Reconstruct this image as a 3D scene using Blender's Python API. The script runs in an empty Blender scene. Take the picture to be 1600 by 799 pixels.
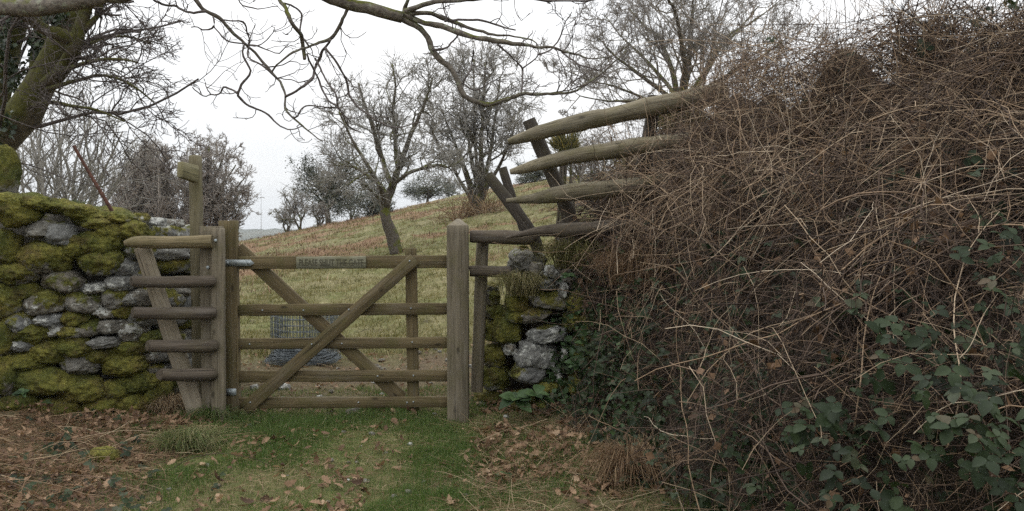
import bpy, math, random
import numpy as np
from mathutils import Vector

rng = np.random.default_rng(11)
random.seed(5)
SC = bpy.context.scene
COL = SC.collection

# ------------------------------------------------------------------ camera, sky, sun, exposure
F = 1386.0                       # focal length in photograph pixels (1600 wide)
CAMZ = 1.45
HOR = 365.0
PITCH = math.atan((399.5 - HOR) / F)
cam = bpy.data.cameras.new("camera")
cam.sensor_width = 36.0
cam.lens = 36.0 * F / 1600.0
cam.clip_start = 0.05
cam.clip_end = 6000
camo = bpy.data.objects.new("camera", cam)
COL.objects.link(camo)
camo.location = (0, 0, CAMZ)
camo.rotation_euler = (math.pi / 2 - PITCH, 0, 0)
SC.camera = camo

SUN_EL, SUN_AZ = math.radians(60), math.radians(-60)
w = bpy.data.worlds.new("World")
SC.world = w
w.use_nodes = True
wn = w.node_tree
wn.nodes.clear()
out = wn.nodes.new("ShaderNodeOutputWorld")
bg = wn.nodes.new("ShaderNodeBackground")
sky = wn.nodes.new("ShaderNodeTexSky")
sky.sky_type = 'NISHITA'
sky.sun_disc = False
sky.sun_elevation = SUN_EL
sky.sun_rotation = SUN_AZ
tc = wn.nodes.new("ShaderNodeTexCoord")
mp = wn.nodes.new("ShaderNodeMapping")
mp.inputs['Scale'].default_value = (1.2, 1.2, 4.0)
ns = wn.nodes.new("ShaderNodeTexNoise")
ns.inputs['Scale'].default_value = 1.3
ns.inputs['Detail'].default_value = 5
cr = wn.nodes.new("ShaderNodeValToRGB")
cr.color_ramp.elements[0].position = 0.3
cr.color_ramp.elements[0].color = (0.80, 0.835, 0.87, 1)
cr.color_ramp.elements[1].position = 0.62
cr.color_ramp.elements[1].color = (1.0, 1.0, 1.0, 1)
vm = wn.nodes.new("ShaderNodeVectorMath")
vm.operation = 'SCALE'
sz_ = wn.nodes.new("ShaderNodeSeparateXYZ")
wn.links.new(tc.outputs['Generated'], sz_.inputs[0])
el_ = wn.nodes.new("ShaderNodeMath")
el_.operation = 'MAXIMUM'
el_.inputs[1].default_value = 0.0
wn.links.new(sz_.outputs[2], el_.inputs[0])
gr_ = wn.nodes.new("ShaderNodeMath")
gr_.operation = 'MULTIPLY_ADD'
gr_.inputs[1].default_value = 19.0
gr_.inputs[2].default_value = 9.3
wn.links.new(el_.outputs[0], gr_.inputs[0])
wn.links.new(gr_.outputs[0], vm.inputs['Scale'])
mx = wn.nodes.new("ShaderNodeMix")
mx.data_type = 'RGBA'
mx.inputs[0].default_value = 0.94
wn.links.new(tc.outputs['Generated'], mp.inputs[0])
wn.links.new(mp.outputs[0], ns.inputs[0])
wn.links.new(ns.outputs[0], cr.inputs[0])
wn.links.new(cr.outputs[0], vm.inputs[0])
wn.links.new(sky.outputs[0], mx.inputs[6])
wn.links.new(vm.outputs[0], mx.inputs[7])
wn.links.new(mx.outputs[2], bg.inputs[0])
bg.inputs[1].default_value = 0.1
wn.links.new(bg.outputs[0], out.inputs[0])

sun = bpy.data.lights.new("sun", 'SUN')
sun.energy = 0.6
sun.angle = math.radians(25)
sun.color = (1.0, 0.97, 0.93)
suno = bpy.data.objects.new("sun", sun)
COL.objects.link(suno)
sd = Vector((math.sin(SUN_AZ) * math.cos(SUN_EL), math.cos(SUN_AZ) * math.cos(SUN_EL), math.sin(SUN_EL)))
suno.rotation_euler = (-sd).to_track_quat('-Z', 'Y').to_euler()
SC.view_settings.view_transform = 'Standard'
SC.view_settings.look = 'None'
SC.view_settings.exposure = 0.0
SC.view_settings.gamma = 1.0
SC.view_settings.use_curve_mapping = False
SC.render.engine = 'CYCLES'
SC.cycles.use_denoising = False
SC.cycles.max_bounces = 5
SC.cycles.diffuse_bounces = 3
SC.cycles.transparent_max_bounces = 4
SC.render.film_transparent = False

# ------------------------------------------------------------------ numeric helpers
FWD = np.array([0, math.cos(PITCH), -math.sin(PITCH)])
UPV = np.array([0, math.sin(PITCH), math.cos(PITCH)])


def P(px, py, Y):
    """photograph pixel at depth Y -> world point"""
    u, v = (px - 800.0) / F, (399.5 - py) / F
    d = FWD + UPV * v
    t = Y / d[1]
    return np.array([u * t, Y, CAMZ + d[2] * t])


def _hash(ix, iy, iz, seed):
    h = (ix * 374761393 + iy * 668265263 + iz * 2147483647 + seed * 144665) & 0xFFFFFFFF
    h = ((h ^ (h >> 13)) * 1274126177) & 0xFFFFFFFF
    h = (h ^ (h >> 16)) & 0xFFFFFFFF
    return h.astype(np.float64) / 0xFFFFFFFF


def vnoise(p, seed=0):
    """value noise -1..1 on (n,3) points"""
    p = np.asarray(p, dtype=np.float64)
    i = np.floor(p).astype(np.int64)
    f = p - i
    f = f * f * (3 - 2 * f)
    x, y, z = i[:, 0], i[:, 1], i[:, 2]
    r = 0
    for dx in (0, 1):
        wx = f[:, 0] if dx else 1 - f[:, 0]
        for dy in (0, 1):
            wy = f[:, 1] if dy else 1 - f[:, 1]
            for dz in (0, 1):
                wz = f[:, 2] if dz else 1 - f[:, 2]
                r = r + wx * wy * wz * _hash(x + dx, y + dy, z + dz, seed)
    return r * 2 - 1


def fbm(p, oct=4, seed=0):
    a, s, r = 1.0, 1.0, 0
    p = np.asarray(p, dtype=np.float64)
    for k in range(oct):
        r = r + a * vnoise(p * s + 17.3 * k, seed + k)
        a *= .5
        s *= 2.03
    return r


def smooth(e0, e1, x):
    t = np.clip((x - e0) / (e1 - e0), 0, 1)
    return t * t * (3 - 2 * t)


def norm(v):
    return v / np.maximum(np.linalg.norm(v, axis=-1, keepdims=True), 1e-9)


# ------------------------------------------------------------------ object helpers
def tag(o, label=None, cat=None, group=None, kind=None):
    if label: o['label'] = label
    if cat: o['category'] = cat
    if group: o['group'] = group
    if kind: o['kind'] = kind
    return o


def link(name, data, parent=None):
    o = bpy.data.objects.new(name, data)
    COL.objects.link(o)
    if parent is not None:
        o.parent = parent
        o.matrix_parent_inverse = parent.matrix_world.inverted()
    return o


def thing(name, loc, label, cat, group=None):
    o = bpy.data.objects.new(name, None)
    COL.objects.link(o)
    o.location = tuple(float(a) for a in loc)
    o.empty_display_size = .1
    bpy.context.view_layer.update()
    return tag(o, label, cat, group)


class MB:
    """collects polygons (any mix of tris and quads) with per-point attributes"""
    def __init__(s):
        s.v, s.q, s.t, s.a, s.n = [], [], [], {}, 0
        s.flat = False

    def add(s, v, q=None, t=None, **attrs):
        v = np.asarray(v, dtype=np.float64).reshape(-1, 3)
        if q is not None and len(q): s.q.append(np.asarray(q, dtype=np.int64).reshape(-1, 4) + s.n)
        if t is not None and len(t): s.t.append(np.asarray(t, dtype=np.int64).reshape(-1, 3) + s.n)
        s.v.append(v)
        for k in set(s.a) | set(attrs):
            if k not in s.a: s.a[k] = [np.zeros(s.n)] if s.n else []
            val = attrs.get(k, 0.0)
            s.a[k].append(np.broadcast_to(np.asarray(val, dtype=np.float64), (len(v),)).copy())
        s.n += len(v)
        return s

    def build(s, name, mat, parent=None, smooth_shade=True):
        me = bpy.data.meshes.new(name)
        v = np.concatenate(s.v).astype(np.float32)
        q = np.concatenate(s.q) if s.q else np.zeros((0, 4), np.int64)
        t = np.concatenate(s.t) if s.t else np.zeros((0, 3), np.int64)
        off = np.zeros(3, np.float32)
        me.vertices.add(len(v))
        me.vertices.foreach_set("co", v.ravel())
        nl = len(q) * 4 + len(t) * 3
        me.loops.add(nl)
        me.polygons.add(len(q) + len(t))
        me.loops.foreach_set("vertex_index", np.concatenate([q.ravel(), t.ravel()]).astype(np.int32))
        ls = np.concatenate([np.arange(len(q)) * 4, len(q) * 4 + np.arange(len(t)) * 3]).astype(np.int32)
        me.polygons.foreach_set("loop_start", ls)
        if smooth_shade and not s.flat:
            me.polygons.foreach_set("use_smooth", np.ones(len(q) + len(t), dtype=bool))
        for k, lst in s.a.items():
            at = me.attributes.new(k, 'FLOAT', 'POINT')
            at.data.foreach_set("value", np.concatenate(lst).astype(np.float32))
        me.update(calc_edges=True)
        me.validate()
        me.materials.append(mat)
        return link(name, me, parent)


# ------------------------------------------------------------------ materials
def new_mat(name):
    m = bpy.data.materials.new(name)
    m.use_nodes = True
    n = m.node_tree.nodes
    b = n["Principled BSDF"]
    b.inputs['Roughness'].default_value = .85
    b.inputs['Specular IOR Level'].default_value = .25
    return m, m.node_tree, b


def N(t, kind, **kw):
    n = t.nodes.new(kind)
    for k, v in kw.items():
        if k.startswith('_'): setattr(n, k[1:], v)
        else: n.inputs[k.replace('__', ' ')].default_value = v
    return n


def ramp(t, fac, stops, interp='LINEAR'):
    r = t.nodes.new("ShaderNodeValToRGB")
    r.color_ramp.interpolation = interp
    e = r.color_ramp.elements
    while len(e) < len(stops): e.new(.5)
    for el, (p, c) in zip(e, stops):
        el.position = p
        el.color = (*c, 1) if len(c) == 3 else c
    t.links.new(fac, r.inputs[0])
    return r.outputs[0]


def mix(t, fac, a, b, blend='MIX'):
    m = t.nodes.new("ShaderNodeMix")
    m.data_type = 'RGBA'
    m.blend_type = blend
    for sock, val in ((m.inputs[0], fac), (m.inputs[6], a), (m.inputs[7], b)):
        if hasattr(val, 'is_output'): t.links.new(val, sock)
        elif isinstance(val, (int, float)): sock.default_value = val
        else: sock.default_value = (*val, 1)
    return m.outputs[2]


def attr(t, name):
    a = t.nodes.new("ShaderNodeAttribute")
    a.attribute_name = name
    return a.outputs['Fac']


def noise(t, scale, detail=4, rough=.55, vec=None, stretch=None):
    n = t.nodes.new("ShaderNodeTexNoise")
    n.inputs['Scale'].default_value = scale
    n.inputs['Detail'].default_value = detail
    n.inputs['Roughness'].default_value = rough
    if vec is None:
        c = t.nodes.new("ShaderNodeTexCoord")
        vec = c.outputs['Object']
    if stretch is not None:
        m = t.nodes.new("ShaderNodeMapping")
        m.inputs['Scale'].default_value = stretch
        t.links.new(vec, m.inputs[0])
        vec = m.outputs[0]
    t.links.new(vec, n.inputs['Vector'])
    return n.outputs[0]


def math_(t, op, a, b=0.0, clamp=False):
    m = t.nodes.new("ShaderNodeMath")
    m.operation = op
    m.use_clamp = clamp
    for i, val in enumerate((a, b)):
        if hasattr(val, 'is_output'): t.links.new(val, m.inputs[i])
        else: m.inputs[i].default_value = val
    return m.outputs[0]


def bump(t, b, h, strength=.5, dist=.01):
    n = t.nodes.new("ShaderNodeBump")
    n.inputs['Strength'].default_value = strength
    n.inputs['Distance'].default_value = dist
    t.links.new(h, n.inputs['Height'])
    t.links.new(n.outputs[0], b.inputs['Normal'])


def timber(name, dark, light, green=(.085, .078, .026), greenamt=.35, grain_axis=0, pale=0.0, along='UV'):
    """weathered timber: 'gx' attribute runs along the grain, 'gy'/'gz' across it"""
    m, t, b = new_mat(name)
    cx = N(t, "ShaderNodeCombineXYZ")
    for i, k in enumerate(('gx', 'gy', 'gz')):
        t.links.new(attr(t, k), cx.inputs[i])
    vec = cx.outputs[0]
    g1 = noise(t, 1.0, 5, .65, vec, (3.5, 90, 90))
    g2 = noise(t, 1.0, 3, .6, vec, (1.3, 11, 11))
    g3 = noise(t, 1.0, 4, .6, vec, (7, 9, 9))
    spk = noise(t, 1.0, 2, .5, vec, (60, 95, 95))
    base = ramp(t, math_(t, 'ADD', math_(t, 'MULTIPLY', g1, .55), math_(t, 'MULTIPLY', g2, .5)),
                [(.36, dark), (.52, tuple(.5 * (a + c) for a, c in zip(dark, light))), (.68, light)])
    gm = ramp(t, g3, [(.48, (0, 0, 0)), (.66, (greenamt,) * 3)])
    col = mix(t, gm, base, green)
    sp = ramp(t, spk, [(.68, (0, 0, 0)), (.76, (.5 + pale,) * 3)])
    col = mix(t, sp, col, (.27, .27, .2))
    dk = ramp(t, spk, [(.24, (.75, .75, .75)), (.33, (0, 0, 0))])
    col = mix(t, dk, col, tuple(a * .45 for a in dark))
    ck = noise(t, 1.0, 3, .6, vec, (1.6, 130, 130))
    crk = ramp(t, ck, [(.30, (.85, .85, .85)), (.37, (0, 0, 0))])
    col = mix(t, crk, col, tuple(a * .3 for a in dark))
    kn = N(t, "ShaderNodeTexVoronoi")
    kn.inputs['Scale'].default_value = 1.0
    km = N(t, "ShaderNodeMapping")
    km.inputs['Scale'].default_value = (4.5, 11, 11)
    t.links.new(vec, km.inputs[0])
    t.links.new(km.outputs[0], kn.inputs['Vector'])
    col = mix(t, ramp(t, kn.outputs['Distance'], [(.07, (.8, .8, .8)), (.15, (0, 0, 0))]), col, tuple(a * .6 for a in dark))
    blot = noise(t, 1.0, 4, .65, vec, (2.2, 16, 16))
    col = mix(t, ramp(t, blot, [(.52, (0, 0, 0)), (.68, (.55, .55, .55))]), col, tuple(.55 * a + .45 * c + .05 for a, c in zip(dark, light)))
    t.links.new(col, b.inputs['Base Color'])
    hgt = math_(t, 'SUBTRACT', g1, math_(t, 'MULTIPLY', crk, .8))
    bump(t, b, hgt, .7, .006)
    return m


def bark(name, cols, mosscol=(.10, .105, .014), moss=.0, scale=6.0, lichen=0.0):
    m, t, b = new_mat(name)
    n1 = noise(t, scale * 4, 5, .65)
    n2 = noise(t, scale, 4, .6)
    c = ramp(t, n1, [(.3, cols[0]), (.7, cols[1])])
    if lichen:
        l = ramp(t, noise(t, scale * 2.3, 4, .7), [(.56, (0, 0, 0)), (.64, (lichen,) * 3)])
        c = mix(t, l, c, (.26, .28, .2))
    if moss:
        geo = t.nodes.new("ShaderNodeNewGeometry")
        sx = N(t, "ShaderNodeSeparateXYZ")
        t.links.new(geo.outputs['Normal'], sx.inputs[0])
        f = math_(t, 'ADD', math_(t, 'MULTIPLY', sx.outputs[2], .22), math_(t, 'MULTIPLY', n2, 1.0))
        mk = ramp(t, f, [(.62 - moss * .35, (0, 0, 0)), (.76 - moss * .35, (1, 1, 1))])
        mc = ramp(t, noise(t, scale * 9, 3), [(.3, tuple(a * .45 for a in mosscol)), (.7, mosscol)])
        c = mix(t, mk, c, mc)
    t.links.new(c, b.inputs['Base Color'])
    bump(t, b, n1, .7, .02)
    return m


def rnd_mat(name, stops, rough=.8, spec=.25, noise_amt=.25, nscale=40, trans=0.0):
    """colour per blade / stem / leaf from the 'rnd' attribute"""
    m, t, b = new_mat(name)
    c = ramp(t, attr(t, 'rnd'), stops)
    n = ramp(t, noise(t, nscale, 3), [(.3, (1 - noise_amt,) * 3), (.7, (1, 1, 1))])
    c = mix(t, 1.0, c, n, 'MULTIPLY')
    t.links.new(c, b.inputs['Base Color'])
    b.inputs['Roughness'].default_value = rough
    b.inputs['Specular IOR Level'].default_value = spec
    if trans:
        tr = t.nodes.new("ShaderNodeBsdfTranslucent")
        t.links.new(mix(t, 1.0, c, (1.0, 1.0, .75), 'MULTIPLY'), tr.inputs[0])
        ms = t.nodes.new("ShaderNodeMixShader")
        ms.inputs[0].default_value = trans
        t.links.new(b.outputs[0], ms.inputs[1])
        t.links.new(tr.outputs[0], ms.inputs[2])
        t.links.new(ms.outputs[0], t.nodes["Material Output"].inputs[0])
    return m


def stone_mat():
    m, t, b = new_mat("mossy_granite")
    g = noise(t, 9, 6, .7)
    fine = noise(t, 120, 3, .6)
    st = ramp(t, g, [(.28, (.12, .116, .105)), (.50, (.255, .248, .225)), (.75, (.38, .37, .34))])
    st = mix(t, ramp(t, fine, [(.35, (.55, .55, .55)), (.65, (0, 0, 0))]), st, (.05, .05, .05))
    tint = ramp(t, attr(t, 'rnd'), [(0, (.75, .68, .58)), (.5, (.97, .95, .90)), (1, (.86, .89, .92))])
    st = mix(t, 1.0, st, tint, 'MULTIPLY')
    ln = noise(t, 16, 5, .62)
    lf = math_(t, 'ADD', ln, math_(t, 'MULTIPLY', math_(t, 'SUBTRACT', attr(t, 'lichen'), .5), .22))
    lk = ramp(t, lf, [(.55, (0, 0, 0)), (.60, (1, 1, 1))])
    st = mix(t, lk, st, (.44, .44, .40))
    mn = noise(t, 22, 4, .6)
    mf = math_(t, 'ADD', attr(t, 'moss'), math_(t, 'MULTIPLY', math_(t, 'SUBTRACT', mn, .5), 1.1))
    mk = ramp(t, mf, [(.42, (0, 0, 0)), (.60, (1, 1, 1))])
    m1 = noise(t, 5, 3, .5)
    m2 = noise(t, 150, 3, .7)
    m3 = noise(t, 30, 5, .7)
    mcol = ramp(t, m1, [(.3, (.085, .100, .022)), (.45, (.155, .152, .030)), (.58, (.235, .212, .044)), (.72, (.225, .165, .054))])
    mcol = mix(t, ramp(t, noise(t, 9, 4, .65), [(.52, (0, 0, 0)), (.64, (.75, .75, .75))]), mcol, (.095, .066, .026))
    mcol = mix(t, ramp(t, m3, [(.36, (.6, .6, .6)), (.55, (0, 0, 0))]), mcol, (.040, .044, .012))
    mcol = mix(t, ramp(t, m3, [(.60, (0, 0, 0)), (.74, (.7, .7, .7))]), mcol, (.225, .205, .055))
    mcol = mix(t, ramp(t, m2, [(.36, (.7, .7, .7)), (.56, (0, 0, 0))]), mcol, (.035, .040, .010))
    c = mix(t, mk, st, mcol)
    t.links.new(c, b.inputs['Base Color'])
    h = math_(t, 'ADD', math_(t, 'MULTIPLY', g, .6), math_(t, 'ADD', math_(t, 'MULTIPLY', m2, .5), math_(t, 'MULTIPLY', m3, .9)))
    bump(t, b, h, 1.0, .018)
    b.inputs['Roughness'].default_value = .9
    return m


M = {}
M['stone'] = stone_mat()
M['gate'] = timber("gate_timber", (.048, .036, .018), (.165, .126, .064), greenamt=.55)
M['post'] = timber("post_timber", (.075, .062, .042), (.210, .178, .125), greenamt=.35)
M['rail'] = timber("rail_timber", (.034, .027, .020), (.125, .100, .074), greenamt=.2)
M['rail_pale'] = timber("rail_pale_timber", (.075, .058, .030), (.255, .205, .115), greenamt=.35)
M['rail_moss'] = timber("rail_moss_timber", (.050, .042, .026), (.250, .215, .145), greenamt=.45, pale=.3)
M['stake'] = timber("stake_timber", (.026, .021, .017), (.095, .080, .062), greenamt=.25)
M['plank'] = timber("plank_timber", (.16, .13, .09), (.36, .31, .23), greenamt=.25)
M['sign'] = timber("sign_timber", (.085, .082, .055), (.27, .26, .18), greenamt=.5, pale=.5)
M['letter'] = timber("letter_timber", (.030, .028, .018), (.10, .092, .062), greenamt=.4, pale=.4)
M['finger'] = timber("finger_timber", (.10, .09, .045), (.25, .22, .12), greenamt=.4)
M['signpost'] = timber("signpost_timber", (.075, .064, .036), (.200, .172, .105), greenamt=.35)
m, t, b = new_mat("galvanised_steel")
t.links.new(ramp(t, noise(t, 60, 3), [(.35, (.25, .28, .285)), (.65, (.36, .39, .395))]), b.inputs['Base Color'])
b.inputs['Metallic'].default_value = .2
b.inputs['Roughness'].default_value = .5
M['galv'] = m
m, t, b = new_mat("old_wire")
t.links.new(ramp(t, noise(t, 30, 3), [(.35, (.08, .095, .10)), (.65, (.21, .23, .24))]), b.inputs['Base Color'])
b.inputs['Metallic'].default_value = .3
b.inputs['Roughness'].default_value = .6
M['wire'] = m
m, t, b = new_mat("rusty_iron")
t.links.new(ramp(t, noise(t, 40, 4), [(.35, (.045, .022, .016)), (.65, (.12, .055, .038))]), b.inputs['Base Color'])
M['rust'] = m
M['limb'] = bark("limb_bark", ((.050, .042, .034), (.200, .172, .140)), moss=.12, scale=9, lichen=.6)
M['twig'] = bark("twig_bark", ((.050, .040, .036), (.155, .130, .118)), scale=12)
M['mossbark'] = bark("mossy_bark", ((.040, .033, .022), (.13, .105, .072)), mosscol=(.075, .072, .014), moss=.72, scale=4)
M['thorn'] = bark("thorn_bark", ((.036, .030, .023), (.120, .100, .078)), moss=.30, scale=5)
M['thorn_twig'] = bark("thorn_twig_bark", ((.13, .12, .105), (.34, .32, .285)), scale=8)
M['oaktwig'] = bark("oak_twig_bark", ((.11, .096, .083), (.30, .27, .235)), scale=4)
M['brown_twig'] = bark("brown_twig_bark", ((.165, .145, .125), (.38, .34, .30)), scale=6)
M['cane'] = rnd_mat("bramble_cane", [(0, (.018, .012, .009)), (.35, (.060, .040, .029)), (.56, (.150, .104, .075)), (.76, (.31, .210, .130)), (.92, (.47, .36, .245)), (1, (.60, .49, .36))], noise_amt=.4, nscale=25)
M['bleaf'] = rnd_mat("bramble_leaf", [(0, (.009, .015, .005)), (.5, (.019, .033, .011)), (.80, (.036, .055, .020)), (.93, (.062, .074, .042)), (1, (.085, .060, .032))], rough=.55, spec=.22, trans=.2, noise_amt=.3, nscale=60)
M['grass'] = rnd_mat("grass_blades", [(0, (.050, .088, .020)), (.35, (.096, .158, .040)), (.62, (.150, .205, .064)), (.80, (.22, .225, .095)), (1, (.42, .36, .20))], rough=.6, noise_amt=.15, trans=.45)
M['fieldgrass'] = rnd_mat("field_grass", [(0, (.105, .105, .032)), (.4, (.180, .165, .060)), (.7, (.26, .222, .105)), (1, (.40, .33, .19))], rough=.7, noise_amt=.2, trans=.3)
M['straw'] = rnd_mat("dry_stalks", [(0, (.085, .046, .026)), (.4, (.19, .115, .062)), (.75, (.33, .235, .135)), (1, (.47, .37, .24))], noise_amt=.3)
M['bracken'] = rnd_mat("dead_bracken", [(0, (.10, .055, .034)), (.45, (.20, .115, .072)), (.8, (.29, .185, .118)), (1, (.38, .28, .17))], noise_amt=.3)
M['deadleaf'] = rnd_mat("fallen_oak_leaf", [(0, (.070, .040, .024)), (.35, (.19, .112, .064)), (.7, (.33, .21, .125)), (1, (.52, .37, .24))], rough=.7, noise_amt=.35, nscale=70, trans=.25)
M['holly'] = rnd_mat("evergreen_leaf", [(0, (.045, .052, .036)), (.5, (.095, .105, .072)), (.85, (.165, .172, .128)), (1, (.24, .245, .20))], rough=.5, spec=.4, noise_amt=.2)
M['gorse'] = rnd_mat("gorse_spines", [(0, (.055, .058, .022)), (.6, (.130, .120, .045)), (.88, (.21, .18, .07)), (1, (.42, .31, .06))], noise_amt=.2)
M['ivy'] = rnd_mat("ivy_leaf", [(0, (.010, .018, .008)), (.6, (.022, .040, .014)), (1, (.055, .080, .030))], rough=.5, spec=.4, noise_amt=.2)
M['herb'] = rnd_mat("herb_leaf", [(0, (.016, .034, .011)), (.5, (.032, .064, .020)), (1, (.062, .105, .036))], rough=.6, noise_amt=.3, nscale=50)
m, t, b = new_mat("hedge_earth")
t.links.new(ramp(t, noise(t, 14, 6, .7), [(.35, (.012, .009, .006)), (.6, (.040, .030, .017)), (.75, (.060, .045, .022))]), b.inputs['Base Color'])
bump(t, b, noise(t, 30, 5), .8, .03)
M['earth'] = m
m, t, b = new_mat("moorland_hill")
t.links.new(ramp(t, noise(t, .02, 5, .6), [(.35, (.055, .062, .045)), (.65, (.12, .115, .085))]), b.inputs['Base Color'])
M['hill'] = m
m, t, b = new_mat("mast_paint")
b.inputs['Base Color'].default_value = (.4, .4, .4, 1)
M['mast'] = m


def ground_mat():
    m, t, b = new_mat("meadow_ground")
    big = noise(t, .55, 5, .62)
    mid = noise(t, 2.6, 6, .72)
    fine = noise(t, 38, 5, .7)
    soil = ramp(t, fine, [(.3, (.045, .030, .018)), (.55, (.120, .085, .052)), (.75, (.22, .165, .105))])
    gr = ramp(t, fine, [(.28, (.050, .062, .018)), (.5, (.100, .120, .034)), (.72, (.175, .170, .065))])
    gr = mix(t, ramp(t, mid, [(.42, (0, 0, 0)), (.62, (.75, .75, .75))]), gr, (.175, .145, .065))
    c = mix(t, math_(t, 'MULTIPLY', attr(t, 'grassy'), 1.0, True), soil, gr)
    fld = ramp(t, fine, [(.28, (.095, .088, .038)), (.5, (.19, .168, .080)), (.74, (.33, .285, .16))])
    gpatch = ramp(t, math_(t, 'ADD', math_(t, 'MULTIPLY', mid, .5), math_(t, 'MULTIPLY', big, .5)), [(.45, (.0, .0, .0)), (.56, (.85, .85, .85))])
    fld = mix(t, gpatch, fld, (.112, .122, .036))
    spk = ramp(t, noise(t, 9, 6, .8), [(.36, (.8, .8, .8)), (.47, (0, 0, 0))])
    fld = mix(t, spk, fld, (.085, .066, .034))
    lt = ramp(t, noise(t, 6, 6, .8), [(.56, (0, 0, 0)), (.66, (.8, .8, .8))])
    fld = mix(t, lt, fld, (.36, .31, .175))
    dkp = ramp(t, noise(t, 2.1, 6, .75), [(.57, (0, 0, 0)), (.66, (.7, .7, .7))])
    fld = mix(t, dkp, fld, (.060, .046, .026))
    c = mix(t, attr(t, 'field'), c, fld)
    brk = ramp(t, fine, [(.3, (.090, .044, .027)), (.55, (.215, .112, .066)), (.75, (.32, .21, .13))])
    bk = ramp(t, math_(t, 'ADD', attr(t, 'bracken'), math_(t, 'MULTIPLY', math_(t, 'SUBTRACT', mid, .5), 1.6)), [(.42, (0, 0, 0)), (.72, (.72, .72, .72))])
    c = mix(t, bk, c, brk)
    t.links.new(c, b.inputs['Base Color'])
    bump(t, b, math_(t, 'ADD', fine, math_(t, 'MULTIPLY', mid, 1.5)), .9, .03)
    b.inputs['Roughness'].default_value = .95
    return m


M['ground'] = ground_mat()

# ------------------------------------------------------------------ terrain
CT = np.array([
    (0, 0, 0), (-2, 2, .08), (2, 0, .15), (0, 2.5, .0), (-1.2, 4.3, .05), (0, 4.3, .04), (-2.2, 4.3, .14), (-3.2, 4.3, .26), (-4.5, 4.0, .45),
    (-3.5, 5.7, .27), (-2.9, 5.95, .18), (-2.35, 6.2, .15), (-1.8, 6.3, .13), (-.6, 6.3, .13), (0, 6.1, .14), (.4, 5.6, .16), (1.2, 4.5, .25), (2.5, 3, .35),
    (.7, 6.4, .3), (-1.5, 8, .16), (.3, 8.5, .30), (-3, 8, .2), (-2, 10, .26), (-2, 13, .40), (0, 14, .75), (2.5, 10, .8), (-3.07, 23, .95), (-1.34, 31, 2.12), (-11.3, 55, 1.97),
    (-6.8, 70, 3.72), (-10.1, 70, 2.46), (-13.3, 45, 1.03), (2.3, 40, 3.76), (1.4, 50, 4.15), (6.5, 45, 4.8), (-20.7, 70, .3), (-6, 16, .3), (-8, 30, .75), (-15, 25, -.3),
    (-30, 40, -1.5), (10.4, 60, 6.1), (20, 40, 6), (15, 20, 3.0), (6, 12, 1.4), (-10, 8, .2), (-25, 15, -.6), (-40, 70, -2.5), (30, 70, 8), (8, 4, .8), (-10, 0, .3),
    (10, -8, .6), (0, -10, 0), (-12, -10, .2), (0, 85, 4.2), (-12, 85, 1.6)], dtype=float)


def _tps():
    x = CT[:, :2]
    n = len(x)
    d = np.linalg.norm(x[:, None] - x[None], axis=2)
    K = np.where(d > 0, d * d * np.log(np.maximum(d, 1e-9)), 0) + np.eye(n) * .02
    Pm = np.c_[np.ones(n), x]
    A = np.block([[K, Pm], [Pm.T, np.zeros((3, 3))]])
    return np.linalg.solve(A, np.r_[CT[:, 2], 0, 0, 0])


TW = _tps()


def gh0(x, y):
    x, y = np.atleast_1d(np.asarray(x, float)), np.atleast_1d(np.asarray(y, float))
    r = np.hypot(x, y)
    s = np.minimum(1, 95 / np.maximum(r, 1e-6))
    xs, ys = x * s, y * s
    z = np.zeros_like(x)
    for i in range(0, len(x), 20000):
        a, b_ = xs[i:i + 20000], ys[i:i + 20000]
        d = np.hypot(a[:, None] - CT[None, :, 0], b_[:, None] - CT[None, :, 1])
        z[i:i + 20000] = np.where(d > 0, d * d * np.log(np.maximum(d, 1e-9)), 0) @ TW[:-3] + TW[-3] + TW[-2] * a + TW[-1] * b_
    z = np.clip(z, -6, 9)
    k = smooth(72, 170, r)
    k = np.maximum(k, smooth(14, 60, -y))
    far = -16 + 4 * np.sin(x * .004) * np.cos(y * .003)
    return z * (1 - k) + far * k


def gh(x, y):
    x, y = np.atleast_1d(np.asarray(x, float)), np.atleast_1d(np.asarray(y, float))
    z = gh0(x, y)
    p = np.c_[x, y, np.zeros_like(x)]
    r = np.hypot(x, y)
    near = 1 - smooth(9, 16, r)
    z = z + near * (.028 * fbm(p * 2.2, 3, 3) + .014 * fbm(p * 9, 2, 8))
    fld = smooth(7, 12, y) * (1 - smooth(90, 150, r))
    z = z + fld * (.07 * fbm(p * .9, 3, 5) + .040 * fbm(p * 3.5, 3, 6) * smooth(9, 14, y))
    return z


def zone(x, y):
    """grassy, field, bracken in 0..1"""
    p = np.c_[x, y, np.zeros_like(x)]
    n = fbm(p * 1.4, 3, 21)
    n2 = fbm(p * .33, 3, 31)
    field = smooth(8.0, 10.5, y + n * .6)
    g = smooth(-.60, .05, n + .35)
    g = g * (1 - .75 * smooth(6.45, 6.8, y) * (1 - smooth(8.2, 10, y)))          # trodden mud behind the gate
    left = smooth(-1.85, -2.35, x + .25 * n - .1 * smooth(4.9, 4.2, y)) * (1 - smooth(6.2, 6.8, y)) * (1 - smooth(5.5, 5.9, y) * smooth(-2.75, -2.35, x))           # litter bank by the wall
    right = smooth(-.35, .1, x + .3 * n) * smooth(7.2, 6.4, y)                 # leaf litter by the hedge
    g = np.maximum(g, .75 * (x > -1.9) * (x < -.45) * (y < 6.3))
    g = g * (1 - .72 * left) * (1 - .55 * right)
    n = n + .0
    br = smooth(-.35, .55, n2 * .9 + .35 * n + .55 * smooth(-3, -10, x) - .12) * smooth(12, 24, y)
    br = np.maximum(br, .45 * left * (y < 7))
    return g, field, br


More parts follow.
